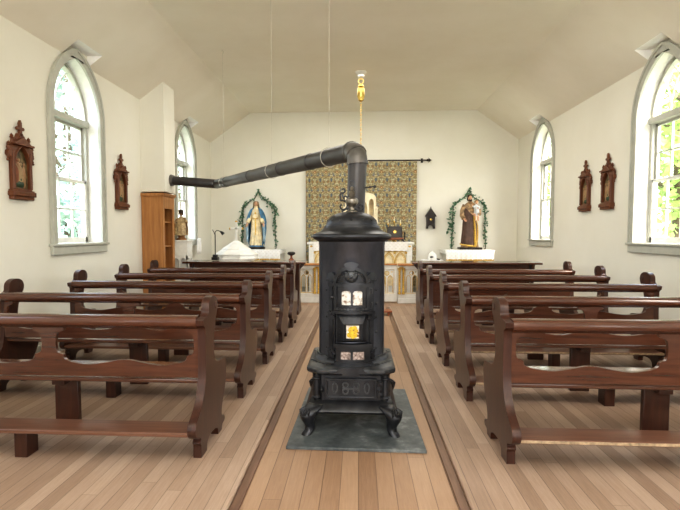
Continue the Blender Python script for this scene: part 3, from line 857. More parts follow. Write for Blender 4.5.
g = G(); g.tube([rel(E_ - dK * .055), rel(E_ - dK * .05), rel(E_)], [.082, .088, .10], 24); obj('wall_collar', g, M['elbow'], sp)
g = G(); c_ = A + dA * L1 * .38
# hanging wires
def wire(p, label):
    root = thing('hanging_wire', label, 'wire', (p.x, p.y, CEIL), group='thin wires holding the stovepipe')
    g = G(); n = 10
    g.tube([(0, 0, -(CEIL - p.z - .085) * i / n) for i in range(n + 1)], .0022, 6); obj('wire_strand', g, M['wire'], root)
    g = G(); g.tube([(0.02 * cos(a), 0, -.025 + .02 * sin(a)) for a in [2*pi*i/12 for i in range(10)]], .005, 6); obj('ceiling_hook', g, M['wire'], root)
    g = G(); g.tube([(.086 * cos(2*pi*i/20), 0, -(CEIL - p.z) + .086 * sin(2*pi*i/20)) for i in range(21)], .004, 6); obj('pipe_loop', g, M['wire'], root)
    root.rotation_euler = (0, 0, math.atan2(dA.y, dA.x) + pi/2)
wire(A + dA * L1 * .108, 'thin wire from ceiling to stovepipe, close to the stove elbow')
wire(A + dA * L1 * .427, 'thin wire from ceiling to the middle of the sloping stovepipe')
wire(A + dA * L1 * .90, 'thin wire from ceiling hook to stovepipe near its kink by the chimney')

# ------------------------------------------------------------------ sanctuary lamp with counterweight
lp = thing('sanctuary_lamp', 'brass counterweight and chain hanging from white ceiling rosette', 'hanging lamp', (0.027, 9.28, CEIL))
g = G(); g.lathe([(0, 0), (.10, 0), (.10, -.012), (.075, -.03), (.06, -.05), (.06, -.085), (.035, -.10), (0, -.10)], n=24); obj('ceiling_rosette', g, M['white'], lp)
g = G(); g.lathe([(0, -.215), (.03, -.215), (.05, -.24), (.062, -.26), (.05, -.28), (.066, -.30), (.066, -.44), (.05, -.47), (.045, -.50), (.02, -.52), (0, -.525)], n=24); cw = obj('counterweight', g, M['brass'], lp)
g = G(); g.tube([(.045 * cos(a), .0, -.165 + .045 * sin(a)) for a in [2*pi*i/18 for i in range(19)]], .008, 6); obj('pulley', g, M['brass'], lp)
g = G()
for k in range(34):
    z = -.52 - k * .043
    pts = [((.010 * cos(a) if k % 2 else 0), (0 if k % 2 else .010 * cos(a)), z - .02 + .024 * sin(a)) for a in [2*pi*i/8 for i in range(9)]]
    g.tube(pts, .0045, 5)
obj('chain', g, M['brass'], lp)
g = G(); g.lathe([(0, -2.32), (.02, -2.31), (.05, -2.25), (.072, -2.15), (.075, -2.06), (.05, -2.0), (.02, -1.98), (.012, -1.95), (0, -1.95)], n=20); obj('lamp_bowl', g, M['brass'], lp)

# ------------------------------------------------------------------ curtain and rod
cr = thing('curtain_rod', 'thin black curtain rod with fleur finials on the altar wall', 'curtain rod', (0.05, 12.17, 3.15))
g = G(); g.tube([(-1.45, 0, 0), (1.52, 0, 0)], .016, 10); obj('rod', g, M['ebony'], cr)
for s_, x in ((-1, -1.45), (1, 1.52)):
    g = G(); g.ball((x + s_ * .02, 0, 0), .03, 10); g.tube([(x + s_ * .03, 0, 0), (x + s_ * .075, 0, 0), (x + s_ * .115, 0, 0)], [.012, .030, .003], 8)
    for a in (1, -1): g.tube([(x + s_ * .04, 0, 0), (x + s_ * .06, 0, a * .035), (x + s_ * .04, 0, a * .055)], [.010, .012, .004], 8)
    obj('finial', g, M['ebony'], cr)
for x in (-1.35, 1.42):
    g = G(); g.box(x - .012, x + .012, 0, .08, -.012, .012); g.box(x - .025, x + .025, .065, .08, -.05, .05); obj('bracket', g, M['ebony'], cr)
g = G(); n = 160; x0, x1 = -1.262, 1.350
rows = []
for zi in range(9):
    z = 3.125 - zi * 2.95 / 8; r = []
    for i in range(n + 1):
        f_ = i / n; x = x0 + (x1 - x0) * f_
        y = 12.14 + .018 * sin(f_ * 46 + .5 * sin(f_ * 9)) + .012 * sin(f_ * 19 + 1) * (0.6 + .05 * zi) + (.02 * sin(f_ * 90) if f_ < .12 else 0)
        r.append((x, y, z))
    rows.append(r)
g.loft(rows, cap=False, closed=False)
cu = obj('damask_curtain', g, M['damask']); tag(cu, 'large damask patterned curtain hanging behind the altar', 'curtain')

# ------------------------------------------------------------------ communion rail
def lancet(cx_, w, z0, z1, n=8):
    h = w / 2; R = w; out = []
    zs = z1 - R * sin(pi / 3)
    for i in range(n + 1): a = pi / 3 * i / n; out.append((cx_ + h - R + R * cos(a), zs + R * sin(a)))
    for i in range(1, n + 1): a = pi / 3 * (1 - i / n); out.append((cx_ - h + R - R * cos(a), zs + R * sin(a)))
    return [(cx_ + h, z0)] + out + [(cx_ - h, z0)]
RZ = 0.79
def tracery(root, u0, u1, z0, z1, F, matp='white'):
    w = u1 - u0; c = (u0 + u1) / 2
    fr = .022
    g = G(); O_ = rect(u0, u1, z0, z1); q = w / 4 - fr * .75
    holes = [lancet(c - w * .23, w * .33, z0 + fr, z1 - w * .42), lancet(c + w * .23, w * .33, z0 + fr, z1 - w * .42), circ(c, z1 - w * .27, w * .15, 16),
             circ(c - w * .33, z1 - w * .18, w * .08, 10), circ(c + w * .33, z1 - w * .18, w * .08, 10)]
    g.prism([O_] + holes, -.012, .012, F)
    o = obj('tracery_panel', g, M['white'], root)
    g = G()
    for cc in (c - w * .23, c + w * .23):
        l = lancet(cc, w * .33, z0 + fr, z1 - w * .42)
        g.tube([F(a, b, -.014) for a, b in l], .006, 6)
    g.tube([F(c + w * .15 * cos(2*pi*i/16), z1 - w * .27 + w * .15 * sin(2*pi*i/16), -.014) for i in range(17)], .006, 6)
    g.tube([F(a, b, -.014) for a, b in (rect(u0 + .006, u1 - .006, z0 + .006, z1 - .006) + [(u0 + .006, z0 + .006)])], .006, 6)
    obj('gilt_edging', g, M['gold'], o)
def column(root, x, z0, z1):
    g = G(); g.lathe([(0, z0), (.034, z0), (.034, z0 + .03), (.022, z0 + .05), (.022, z1 - .07), (.03, z1 - .055), (.026, z1 - .04), (.04, z1 - .01), (.04, z1), (0, z1)], (x, -.07, 0), 14)
    for k in range(9):
        z = z0 + .07 + k * (z1 - z0 - .16) / 8; g.ball((x, -.07, z), (.028, .028, .012), 10)
    obj('gilt_column', g, M['gold'], root)
def make_rail(sx, label):
    root = thing('communion_rail', label, 'altar rail', (0.0, 10.62, 0), group='white and gold communion rails')
    F = lambda u, z, d: (sx * u, d, z)
    L0, L1_ = .80, 3.3 if sx < 0 else 3.42
    B = lambda g, a, b, y0, y1, z0, z1: g.box(a, b, y0, y1, z0, z1, lambda u, y, z: (sx * u, y, z))
    g = G(); B(g, L0, L1_, -.07, .07, 0, .10); B(g, L0, L1_, -.05, .05, .10, .19); obj('plinth', g, M['white'], root, bevel=.006)
    g = G(); B(g, L0, L1_, -.13, .11, RZ - .01, RZ + .03); obj('hand_rail', g, M['pine'], root, bevel=.01)
    g = G(); B(g, L0, L1_, -.05, .05, RZ - .09, RZ - .01); obj('frieze', g, M['white'], root, bevel=.004)
    u = L0
    while u < L1_ - .1:
        g = G(); B(g, u, u + .15, -.04, .04, .19, RZ - .09); obj('post', g, M['white'], root, bevel=.006)
        column(root, sx * (u + .035), .19, RZ - .06)
        if u + .52 < L1_: column(root, sx * (u + .115), .19, RZ - .06)
        g = G()
        for k in (.045, .075, .105): g.ball((sx * (u + k), -.055, RZ - .05), .016, 8)
        obj('gilt_rosette', g, M['gold'], root)
        if u + .45 < L1_: tracery(root, u + .15, u + .43, .20, RZ - .09, F)
        u += .43
    return root
make_rail(-1, 'white and gold openwork communion rail on the font side of the gates')
make_rail(1, 'white and gold openwork communion rail on the credence table side of the gates')
for sx, nm in ((-1, 'font'), (1, 'credence table')):
    gt = thing('rail_gate', 'white and gold communion rail gate leaf on the %s side' % nm, 'gate', (0.0, 10.62, 0), group='communion rail gates')
    B = lambda g, a, b, y0, y1, z0, z1: g.box(a, b, y0, y1, z0, z1, lambda u, y, z: (sx * u, y, z))
    g = G()
    for a, b, c, d_ in ((.01, .785, .03, .20), (.01, .785, RZ - .09, RZ - .005), (.01, .07, .2, RZ - .09), (.37, .43, .2, RZ - .09), (.73, .785, .2, RZ - .09)): B(g, a, b, -.03, .03, c, d_)
    obj('gate_frame', g, M['white'], gt, bevel=.005)
    F = lambda u, z, d: (sx * u, d, z)
    tracery(gt, .07, .37, .20, RZ - .09, F); tracery(gt, .43, .73, .20, RZ - .09, F)
    g = G(); B(g, .01, .785, -.06, .05, RZ - .005, RZ + .03); obj('gate_rail', g, M['pine'], gt, bevel=.008)

# ------------------------------------------------------------------ altar and what stands on it
AY = 11.2
al = thing('altar', 'white and gold high altar with gothic arches before the curtain', 'altar', (0.027, AY, 0))
g = G(); g.box(-1.13, 1.13, 0, .62, 0, 1.20); obj('altar_body', g, M['white'], al, bevel=.008)
g = G(); g.box(-1.17, 1.17, -.04, .66, 1.20, 1.25); obj('altar_top', g, M['white'], al, bevel=.012)
g = G(); g.box(-1.0, 1.0, -.012, 0, .30, 1.05); pn = obj('ochre_panel', g, M['ochre'], al)
g = G()
for k in range(8):
    c = -.875 + k * .25
    for w in (.23, .17): g.tube([(a, -.018, b) for a, b in lancet(c, w, .34, 1.03 - (.23 - w) * .6)], .009 if w > .2 else .005, 6)
g.tube([(-1.0, -.018, 1.05), (1.0, -.018, 1.05)], .012, 6)
for k in range(9): g.ball((-1.0 + k * .25, -.02, 1.02), (.03, .015, .025), 8)
obj('gilt_arcade', g, M['gold'], pn)
for s_ in (-1, 1):
    g = G(); g.box(s_ * 1.07 - .055, s_ * 1.07 + .055, -.03, .0, 0, 1.20); g.box(s_ * 1.07 - .035, s_ * 1.07 + .035, -.036, -.03, .2, 1.12); obj('corner_pilaster', g, M['white'], al, bevel=.006)
    g = G(); g.ball((s_ * 1.07, -.04, 1.16), (.03, .014, .02), 8); obj('gilt_boss', g, M['gold'], al)
g = G(); n = 80
rows = []
for j, z in enumerate((1.256, 1.253, 1.16, 1.075)):
    rows.append([(-1.02 + 2.04 * i / n, (.1 if j == 0 else -.046 - .004 * sin(i * .9) * (j > 1)), z - (.022 * abs(sin(i * pi / 5)) if j == 3 else 0)) for i in range(n + 1)])
g.loft(rows, cap=False, closed=False)
o = obj('altar_cloth', g, M['lace']); o.location = (0.027, AY, 0); tag(o, 'white lace cloth hanging over the front edge of the high altar', 'altar cloth')

tb = thing('tabernacle_shrine', 'tall cream gothic shrine standing on the altar behind the stovepipe', 'tabernacle', (0.03, AY + .40, 1.25))
g = G(); F = lambda u, z, d: (u, d, z)
outer = [(-.345, 0), (.345, 0), (.345, .98), (.325, 1.03), (.27, 1.07), (.18, 1.09), (.12, 1.10), (.06, 1.14), (0, 1.17), (-.06, 1.14), (-.12, 1.10), (-.18, 1.09), (-.27, 1.07), (-.325, 1.03), (-.345, .98)]
g.prism([outer, lancet(0, .30, .45, 1.0), lancet(.245, .10, .50, .96), lancet(-.245, .10, .50, .96)], -.14, .10, F); obj('shrine_front', g, M['cream'], tb, bevel=.006)
g = G(); g.box(-.335, .335, .09, .11, .0, 1.02); obj('shrine_back', g, M['ochre'], tb)
g = G(); g.box(-.38, .38, -.19, .13, 0, .40); g.box(-.40, .40, -.21, .14, .40, .45); obj('shrine_base', g, M['cream'], tb, bevel=.01)
g = G(); g.prism(lancet(0, .26, .05, .36), -.20, -.188, F); tdo = obj('tabernacle_door', g, M['gold'], tb)
g = G(); g.ball((.08, -.21, .19), .014, 8); obj('door_knob', g, M['brass'], tdo)
g = G()
for s_ in (-.36, .36): g.lathe([(0, .45), (.03, .45), (.022, .5), (.022, .72), (.03, .74), (.02, .76), (0, .80)], (s_, -.17, 0), 10)
obj('pinnacle', g, M['cream'], tb)
g = G(); g.box(-.012, .012, -.03, -.006, 1.14, 1.34); g.box(-.05, .05, -.03, -.006, 1.24, 1.264); obj('top_cross', g, M['gold'], tb)

ms = thing('missal_stand', 'dark wooden book stand holding a black book on the high altar', 'book stand', (0.80, AY + .3, 1.25))
rt = Matrix.Rotation(-.35, 4, 'X')
def tilt(x, y, z): v = rt @ Vector((x, y, z)); return (v.x, v.y, v.z + .08)
g = G(); g.box(-.17, .17, -.01, .015, -.01, .27, tilt); obj('book_rest', g, M['ebony'], ms, bevel=.006)
g = G(); g.box(-.19, .19, -.08, .02, -.035, -.01, tilt); obj('ledge', g, M['redwood'], ms, bevel=.004)
for s_ in (-1, 1):
    g = G()
    for fy in (-.10, .16): g.tube([(s_ * .15, fy * .3, .09), (s_ * .17, fy * .7, .05), (s_ * .20, fy, .012)], [.016, .018, .013], 8); g.ball((s_ * .205, fy, .015), .015, 8)
    g.lathe([(0, .05), (.02, .05), (.014, .09), (.022, .12), (.014, .16), (.02, .18), (.026, .20), (.015, .225), (0, .23)], (s_ * .215, -.02, 0), 10)
    obj('leg', g, M['ebony'], ms)
bk = thing('altar_book', 'black book with round gold emblem propped on the altar book stand', 'book', (0.80, AY + .285, 1.25))
def tiltb(x, y, z): v = rt @ Vector((x, y - .012, z)); return (v.x, v.y + .015, v.z + .085)
g = G(); g.box(-.135, .135, -.040, -.012, 0, .265, tiltb); obj('book_cover', g, M['ebony'], bk, bevel=.004)
g = G(); g.lathe([(0, 0), (.035, 0), (.03, .006), (.012, .008), (0, .008)], n=16, F=lambda x, y, z: tiltb(x, -.040 - z, .13 + y))
for q in range(8): a = q * pi / 4; g.ball(tiltb(.04 * cos(a), -.042, .13 + .04 * sin(a)), .009, 8)
obj('gold_emblem', g, M['brass'], bk)
cb = thing('candelabrum', 'slender brass candelabrum on the altar behind the book stand', 'candelabrum', (0.80, AY + .52, 1.25))
g = G(); g.lathe([(0, 0), (.06, 0), (.055, .02), (.02, .04), (.012, .10), (.02, .13), (.010, .16), (.010, .42), (.022, .44), (0, .45)], n=14); obj('stem', g, M['brass'], cb)
for s_ in (-1, 0, 1):
    g = G()
    if s_: g.tube([(0, 0, .30), (s_ * .05, 0, .27), (s_ * .12, 0, .30), (s_ * .14, 0, .38)], .007, 8)
    g.lathe([(0, .38 + .06 * (s_ == 0)), (.026, .39 + .06 * (s_ == 0)), (.018, .41 + .06 * (s_ == 0)), (0, .415 + .06 * (s_ == 0))], (s_ * .14, 0, 0), 10); ar = obj('arm', g, M['brass'], cb)
    g = G(); g.tube([(s_ * .14, 0, .40 + .06 * (s_ == 0)), (s_ * .14, 0, .50 + .06 * (s_ == 0))], .009, 8); obj('candle', g, M['cream'], ar)

# ------------------------------------------------------------------ side altars, statues and garlands
def side_altar(X, label, w):
    root = thing('side_altar', label, 'side altar', (X, 11.52, 0))
    g = G(); g.box(-w + .06, w - .06, .02, .66, 0, .98); obj('altar_body', g, M['white'], root, bevel=.008)
    g = G(); g.box(-w, w, 0, .70, .98, 1.065); obj('altar_top', g, M['white'], root, bevel=.008)
    g = G()
    for k in range(4):
        c = (-1.5 + k) * (2 * w - .2) / 4
        g.tube([(a, .012, b) for a, b in lancet(c, (2 * w - .2) / 4 - .03, .15, .74)], .008, 6)
    obj('gilt_arcade', g, M['gold'], root)
    return root
def side_cloth(X, w, label):
    g = G(); n = 60; rows = []
    for j, (y, z) in enumerate(((.60, 1.072), (-.012, 1.072), (-.018, 1.06), (-.02, .95), (-.02, .87))):
        rows.append([(-w + .03 + (2 * w - .06) * i / n, y - .004 * sin(i) * (j > 2), z - (.02 * abs(sin(i * pi / 4)) if j == 4 else 0)) for i in range(n + 1)])
    g.loft(rows, cap=False, closed=False)
    root = thing('altar_cloth', label, 'altar cloth', (X, 11.52, 0)); obj('lace_cloth', g, M['lace'], root)
    g = G(); rows = []
    for j, z in enumerate((.868, .80)):
        rows.append([(-w + .03 + (2 * w - .06) * i / n, -.024 - .004 * sin(i * 2.0), z - (.02 * abs(sin(i * pi / 3)) if j else 0)) for i in range(n + 1)])
    g.loft(rows, cap=False, closed=False); obj('gold_fringe', g, M['gold'], root)
side_altar(-2.32, 'white side altar carrying the blue mantled statue', .57); side_cloth(-2.32, .57, 'white lace cloth on the side altar under the blue mantled statue')
side_altar(2.46, 'white side altar carrying the statue of man and child', .55); side_cloth(2.46, .55, 'white lace cloth on the side altar under man and child statue')

def robe(g, rows, n=56, folds=9, ph=0.0):
    rings = []
    for (z, cx_, cy_, rx, ry, amp) in rows:
        rings.append([(cx_ + rx * cos(a) * (1 + amp * sin(folds * a + ph + z * 1.5) + amp * .5 * sin((folds * 2 - 3) * a)), cy_ + ry * sin(a) * (1 + amp * sin(folds * a + ph + z * 1.5)), z) for a in [2*pi*i/n for i in range(n)]])
    g.loft(rings)
def head(g, c, s, tiltz=0.0, yaw=0.0):
    """head of height 2.3*s with brow, nose, lips, chin and ears, looking to -Y"""
    R_ = Matrix.Translation(c) @ Matrix.Rotation(yaw, 4, 'Z') @ Matrix.Rotation(tiltz, 4, 'X')
    T = lambda x, y, z: tuple(R_ @ Vector((x * s, y * s, z * s)))
    n, m_ = 24, 16
    rings = []
    for j in range(1, m_):
        th = pi * j / m_; z = -cos(th) * 1.15; r = sin(th)
        ring = []
        for i in range(n):
            a = 2*pi*i/n; x = .78 * r * cos(a); y = .95 * r * sin(a)
            if z < 0: x *= 1 + .22 * z; y = y * (1 + .12 * z) + (-.05 * -z if y < 0 else .1 * z)
            if y < 0:
                fr_ = max(0, 1 - (x / .16) ** 2)
                if -.38 < z < .25: y -= .20 * fr_ * max(0, 1 - abs(z + .18) / .42)          # nose
                for ex in (-.30, .30):
                    d2 = ((x - ex) / .20) ** 2 + ((z - .08) / .16) ** 2
                    if d2 < 1: y += .09 * (1 - d2)                                             # eye sockets
                if abs(z + .58) < .16 and abs(x) < .3: y -= .05                               # lips
            ring.append(T(x, y, z))
        rings.append(ring)
    g.loft(rings)
    for ex in (-1, 1): g.ball(T(ex * .29, -.74, .07), .09 * s, 8); g.ball(T(ex * .78, .05, -.02), (.07 * s, .16 * s, .24 * s), 8)
def hand(g, w, d, s, palm=Vector((0, -1, 0)), curl=.25):
    """open hand from wrist w pointing along d, size s: palm, four fingers and thumb"""
    w = Vector(w); d = Vector(d).normalized(); side = d.cross(palm).normalized(); nrm = side.cross(d)
    g.tube([tuple(w), tuple(w + d * s * .45), tuple(w + d * s * .85)], [s * .22, s * .30, s * .28], 8)
    for k, (o_, L_) in enumerate(((-.27, .72), (-.09, .85), (.09, .80), (.27, .62))):
        b = w + d * s * .78 + side * s * o_
        g.tube([tuple(b), tuple(b + d * s * L_ * .5 + nrm * s * curl * .15), tuple(b + d * s * L_ + nrm * s * curl * .5)], [s * .095, s * .085, s * .06], 6)
    b = w + d * s * .25 - side * s * .22
    g.tube([tuple(b), tuple(b + d * s * .3 - side * s * .28), tuple(b + d * s * .62 - side * s * .32)], [s * .12, s * .10, s * .07], 6)

# --- blue-mantled statue (left)
mz = 1.078
mr = thing('statue', 'painted statue of a woman in blue mantle and cream robe on side altar', 'statue', (-2.40, 11.85, mz))
g = G(); g.lathe([(0, 0), (.205, 0), (.21, .03), (.20, .05), (.185, .055), (0, .055)], n=32); obj('statue_base', g, M['ebony'], mr)
g = G(); g.ball((0, 0, .055), (.175, .15, .06), 20); obj('blue_globe', g, M['blue'], mr)
g = G()
robe(g, [(.085, 0, 0, .155, .12, .10), (.12, 0, 0, .152, .118, .10), (.30, 0, 0, .125, .10, .09), (.50, 0, 0, .115, .092, .07), (.66, 0, 0, .108, .085, .05), (.72, 0, 0, .098, .078, .03), (.80, 0, 0, .118, .085, .03), (.88, 0, .005, .125, .08, .02), (.935, 0, .01, .085, .06, .01), (.96, 0, .01, .040, .04, 0), (1.0, 0, .005, .034, .036, 0)], folds=11)
for s_ in (-1, 1):                                               # sleeves, arms held low and open
    g.tube([(s_ * .10, .0, .88), (s_ * .135, -.02, .80), (s_ * .139, -.06, .70), (s_ * .18, -.105, .61)], [.04, .042, .042, .048], 12)
obj('robe', g, M['robe'], mr, smooth=60)
g = G(); head(g, (0, -.01, 1.045), .052, .12)
g.tube([(0, .0, .94), (0, -.005, 1.02)], .028, 10)
obj('face', g, M['skin'], mr, smooth=60)
for s_ in (-1, 1):
    g = G(); hand(g, (s_ * .185, -.115, .60), (s_ * .25, -.35, -1), .065, Vector((0, -1, 0))); obj('hand', g, M['skin'], mr, smooth=60)
g = G(); n = 30                                                  # veil
rings = []
for (z, rx, ry, cy_) in ((1.115, .012, .012, .01), (1.108, .045, .05, .008), (1.085, .066, .068, .012), (1.05, .072, .07, .022), (1.0, .076, .066, .03), (.94, .10, .07, .03), (.86, .135, .085, .03)):
    rings.append([(rx * cos(a), cy_ + ry * sin(a), z) for a in [-.16 * pi + 1.32 * pi * i / n for i in range(n + 1)]])
g.loft(rings, cap=False, closed=False); v_ = obj('veil', g, M['palegold'], mr, smooth=60); md = v_.modifiers.new('solid', 'SOLIDIFY'); md.thickness = .008
g = G(); rings = []                                              # mantle open at the front
for (z, rx, ry, open_) in ((.96, .075, .07, .24), (.92, .135, .105, .20), (.84, .18, .135, .19), (.74, .215, .155, .22), (.62, .24, .165, .28), (.48, .235, .16, .30), (.32, .215, .15, .31), (.16, .19, .145, .30), (.10, .18, .14, .30)):
    rings.append([((rx * (1 + .05 * sin(i * 1.1 + z * 6))) * cos(a), .015 + ry * (1 + .05 * sin(i * 1.1)) * sin(a), z - .02 * cos(i * .8) * (z < .2)) for i, a in enumerate([-pi/2 + open_ * pi + (2 - 2 * open_) * pi * k / 40 for k in range(41)])])
g.loft(rings, cap=False, closed=False); mt = obj('mantle', g, M['blue'], mr, smooth=60); md = mt.modifiers.new('solid', 'SOLIDIFY'); md.thickness = .012
for s_ in (-1, 1):
    g = G(); rings = []
    for z in (.60, .50, .38, .26, .20):
        rings.append([(s_ * (.17 + .055 * k / 6 + .012 * sin(k * 2)), -.075 + .02 * sin(k * 1.7 + z * 8) + .02 * k / 6, z - (.05 * k / 6)) for k in range(7)])
    g.loft(rings, cap=False, closed=False); l_ = obj('mantle_lining', g, M['paleblue'], mt, smooth=60); md = l_.modifiers.new('solid', 'SOLIDIFY'); md.thickness = .006
g = G()
for i in range(20): a = 2*pi*i/20; g.ball((.155 * cos(a), .12 * sin(a), .09), .012, 6)
g.tube([(-.07, -.085, .72), (0, -.10, .70), (.07, -.085, .72)], .012, 8); g.tube([(.0, -.10, .70), (.01, -.115, .50), (.0, -.118, .32)], .012, 8); g.ball((0, -.09, .83), (.02, .012, .025), 8)
obj('gilt_trim', g, M['gold'], mr)

# --- brown-robed statue with child (right)
js = thing('statue', 'painted statue of a bearded man in brown holding a child', 'statue', (2.525, 11.85, 1.076))
g = G(); g.box(-.25, .25, -.16, .16, 0, .05); obj('statue_base', g, M['ebony'], js, bevel=.01)
g = G()
robe(g, [(.05, 0, 0, .19, .125, .09), (.10, 0, 0, .182, .122, .09), (.30, 0, 0, .150, .11, .09), (.52, .005, 0, .138, .105, .07), (.72, .008, 0, .135, .10, .05), (.82, .008, 0, .13, .095, .03), (.93, .008, .0, .148, .095, .03), (1.01, .006, .005, .14, .085, .02), (1.055, .004, .01, .085, .06, .01), (1.075, .002, .01, .046, .045, 0), (1.11, 0, .005, .038, .04, 0)], folds=10, ph=1)
g.tube([(-.12, .0, 1.01), (-.175, .0, .88), (-.19, -.03, .77), (-.165, -.09, .70)], [.055, .055, .05, .05], 12)
g.tube([(.13, .0, 1.01), (.18, -.02, .90), (.18, -.09, .80), (.11, -.14, .79)], [.055, .055, .05, .045], 12)
obj('robe', g, M['olive'], js, smooth=60)
g = G(); rings = []                                              # dark cloak wrapped across the front, falling to the lower left
for (z, rx, ry, a0, a1) in ((1.0, .155, .10, .55, 1.25), (.90, .165, .112, .70, 1.45), (.78, .165, .118, .85, 1.72), (.62, .162, .122, .88, 1.86), (.45, .175, .128, .84, 1.84), (.30, .188, .135, .80, 1.80), (.18, .20, .14, .78, 1.72), (.13, .205, .142, .78, 1.66)):
    rings.append([(.004 + rx * (1 + .04 * sin(k * 1.4 + z * 8)) * cos(pi * (a0 + (a1 - a0) * k / 34)), ry * (1 + .05 * sin(k * 1.4 + z * 8)) * sin(pi * (a0 + (a1 - a0) * k / 34)), z - .07 * k / 34) for k in range(35)])
g.loft(rings, cap=False, closed=False); ck = obj('cloak', g, M['brownrobe'], js, smooth=60); md = ck.modifiers.new('solid', 'SOLIDIFY'); md.thickness = .014
g = G(); hem = [(r_[0] , r_[1], r_[2]) for r_ in rings[-1]]; g.tube([(x * 1.03, y * 1.03, z + .01) for x, y, z in hem], .017, 6)
g.tube([(x * 1.02, y * 1.02, z) for x, y, z in [r_[-1] for r_ in rings[2:]]], .013, 6); g.tube([(.06, -.118, .75), (.085, -.125, .5), (.09, -.128, .25), (.10, -.13, .07)], [.02, .024, .03, .03], 6)
obj('gilt_hem', g, M['gold'], ck)
g = G(); head(g, (-.01, -.012, 1.165), .058, .1, .15); g.tube([(0, .0, 1.05), (-.005, 0, 1.12)], .032, 10)
obj('face', g, M['skin'], js, smooth=60)
g = G(); hand(g, (-.165, -.09, .70), (.5, -.35, -.6), .065); obj('hand', g, M['skin'], js, smooth=60)
g = G(); hand(g, (.11, -.14, .79), (-.9, -.1, .1), .065); obj('hand', g, M['skin'], js, smooth=60)
g = G(); g.ball((-.012, .012, 1.195), (.058, .062, .058), 16); g.ball((-.012, .03, 1.15), (.06, .045, .07), 14)
for k in range(7): a = -.9 + k * .3; g.ball((-.005 + .032 * sin(a), -.05 + .018 * (1 - cos(a)), 1.108 + .012 * (1 - cos(a)) * 2), (.013, .014, .022), 8)
obj('hair_and_beard', g, M['hair'], js, smooth=60)
ch = obj('child_tunic', (lambda g: (robe(g, [(.76, .12, -.115, .055, .05, .06), (.82, .12, -.115, .06, .055, .06), (.90, .115, -.115, .055, .05, .04), (.97, .112, -.11, .058, .045, .02), (1.0, .11, -.108, .035, .03, 0), (1.02, .11, -.108, .02, .02, 0)], 28, 7),
    g.tube([(.15, -.12, .98), (.17, -.15, .93), (.14, -.18, .93)], [.02, .019, .016], 8), g.tube([(.07, -.12, .98), (.045, -.15, .95), (.02, -.165, .98)], [.02, .019, .016], 8), g)[-1])(G()), M['greyrobe'], js, smooth=60)
g = G(); head(g, (.112, -.118, 1.062), .038, 0, -.2)
hand(g, (.14, -.18, .93), (-.6, -.4, .2), .032); hand(g, (.02, -.165, .98), (-.5, -.2, .7), .032)
for x in (.095, .145): g.tube([(x, -.14, .78), (x, -.165, .72), (x, -.16, .66)], [.022, .02, .016], 8); g.ball((x, -.175, .655), (.017, .03, .013), 8)
obj('child_face_and_limbs', g, M['skin'], ch, smooth=60)
g = G(); g.ball((.113, -.104, 1.082), (.039, .041, .035), 12)
for k in range(6): a = k * pi / 5 - .1; g.ball((.112 + .036 * cos(a), -.105, 1.068 + .03 * sin(a)), .014, 8)
obj('child_hair', g, M['fair'], ch)

# --- garlands: wire arch with ivy
def garland(X, hw, zt, label, seed, dens):
    rnd = random.Random(seed)
    root = thing('garland_arch', label, 'garland', (X, 12.232, 1.085))
    H_ = zt - 1.07
    half = spline([(hw, 0), (hw * 1.02, H_ * .3), (hw * 1.02, H_ * .58), (hw * .93, H_ * .73), (hw * .70, H_ * .81), (hw * .38, H_ * .86), (hw * .18, H_ * .92), (0, H_)], 5, closed=False)
    path = half + [(-x, z) for x, z in reversed(half[:-1])]
    g = G(); g.tube([(x, 0, z) for x, z in path], .010, 8); obj('wire_arch', g, M['stem'], root)
    g = G()
    def leaf(p, s):
        d = Vector((rnd.uniform(-1, 1), rnd.uniform(-1, .2), rnd.uniform(-1, .7))).normalized(); u = d.cross(Vector((rnd.uniform(-1, 1), -1, rnd.uniform(-1, 1)))).normalized()
        p = Vector(p); w = u.cross(d) * s * .12
        if p.z < s + .01: p.z = s + .01
        p.y = min(p.y, -.012); d.y = min(d.y, .0)
        g.faces([tuple(p), tuple(p + d * s * .35 + u * s * .34 + w), tuple(p + d * s * .7 + u * s * .26), tuple(p + d * s), tuple(p + d * s * .7 - u * s * .26), tuple(p + d * s * .35 - u * s * .34 + w), tuple(p + d * s * .45 - w)], [(0, 1, 6), (1, 2, 6), (2, 3, 6), (3, 4, 6), (4, 5, 6), (5, 0, 6)])
    for i in range(len(path) - 1):
        a, b = Vector(path[i]), Vector(path[i + 1]); L_ = (b - a).length
        tt = i / len(path); zfrac = a.y / H_
        dn = dens(tt, zfrac) * L_
        for k in range(int(dn) + (rnd.random() < dn % 1)):
            q = a.lerp(b, rnd.random()); sp_ = .018
            leaf((q.x + rnd.gauss(0, sp_), -.02 - abs(rnd.gauss(0, .02)), q.y + rnd.gauss(0, sp_)), rnd.uniform(.038, .066))
    for k in range(5):                                           # trailing sprigs
        i = rnd.randrange(4, len(path) - 4); a = path[i]; sg = 1 if a[0] > 0 else -1
        pp = [(a[0] + sg * .03 * q + rnd.gauss(0, .006), -.02, a[1] - .012 * q * q) for q in range(5)]
        for q in pp:
            for _ in range(3): leaf((q[0] + rnd.gauss(0, .012), q[1], q[2] + rnd.gauss(0, .012)), rnd.uniform(.04, .07))
    obj('ivy_leaves', g, M['ivy'], root, smooth=0)
garland(-2.41, .385, 2.42, 'ivy garland arch around the blue mantled statue', 3, lambda t_, z: 80 if (t_ < .5 and z > .2) else (75 if (t_ > .5 and z < .75 and z > .15) else 30))
garland(2.575, .37, 2.44, 'ivy garland arch around the man and child statue', 5, lambda t_, z: 80 if (t_ < .45 and z > .22) else 70 if z > .1 else 20)

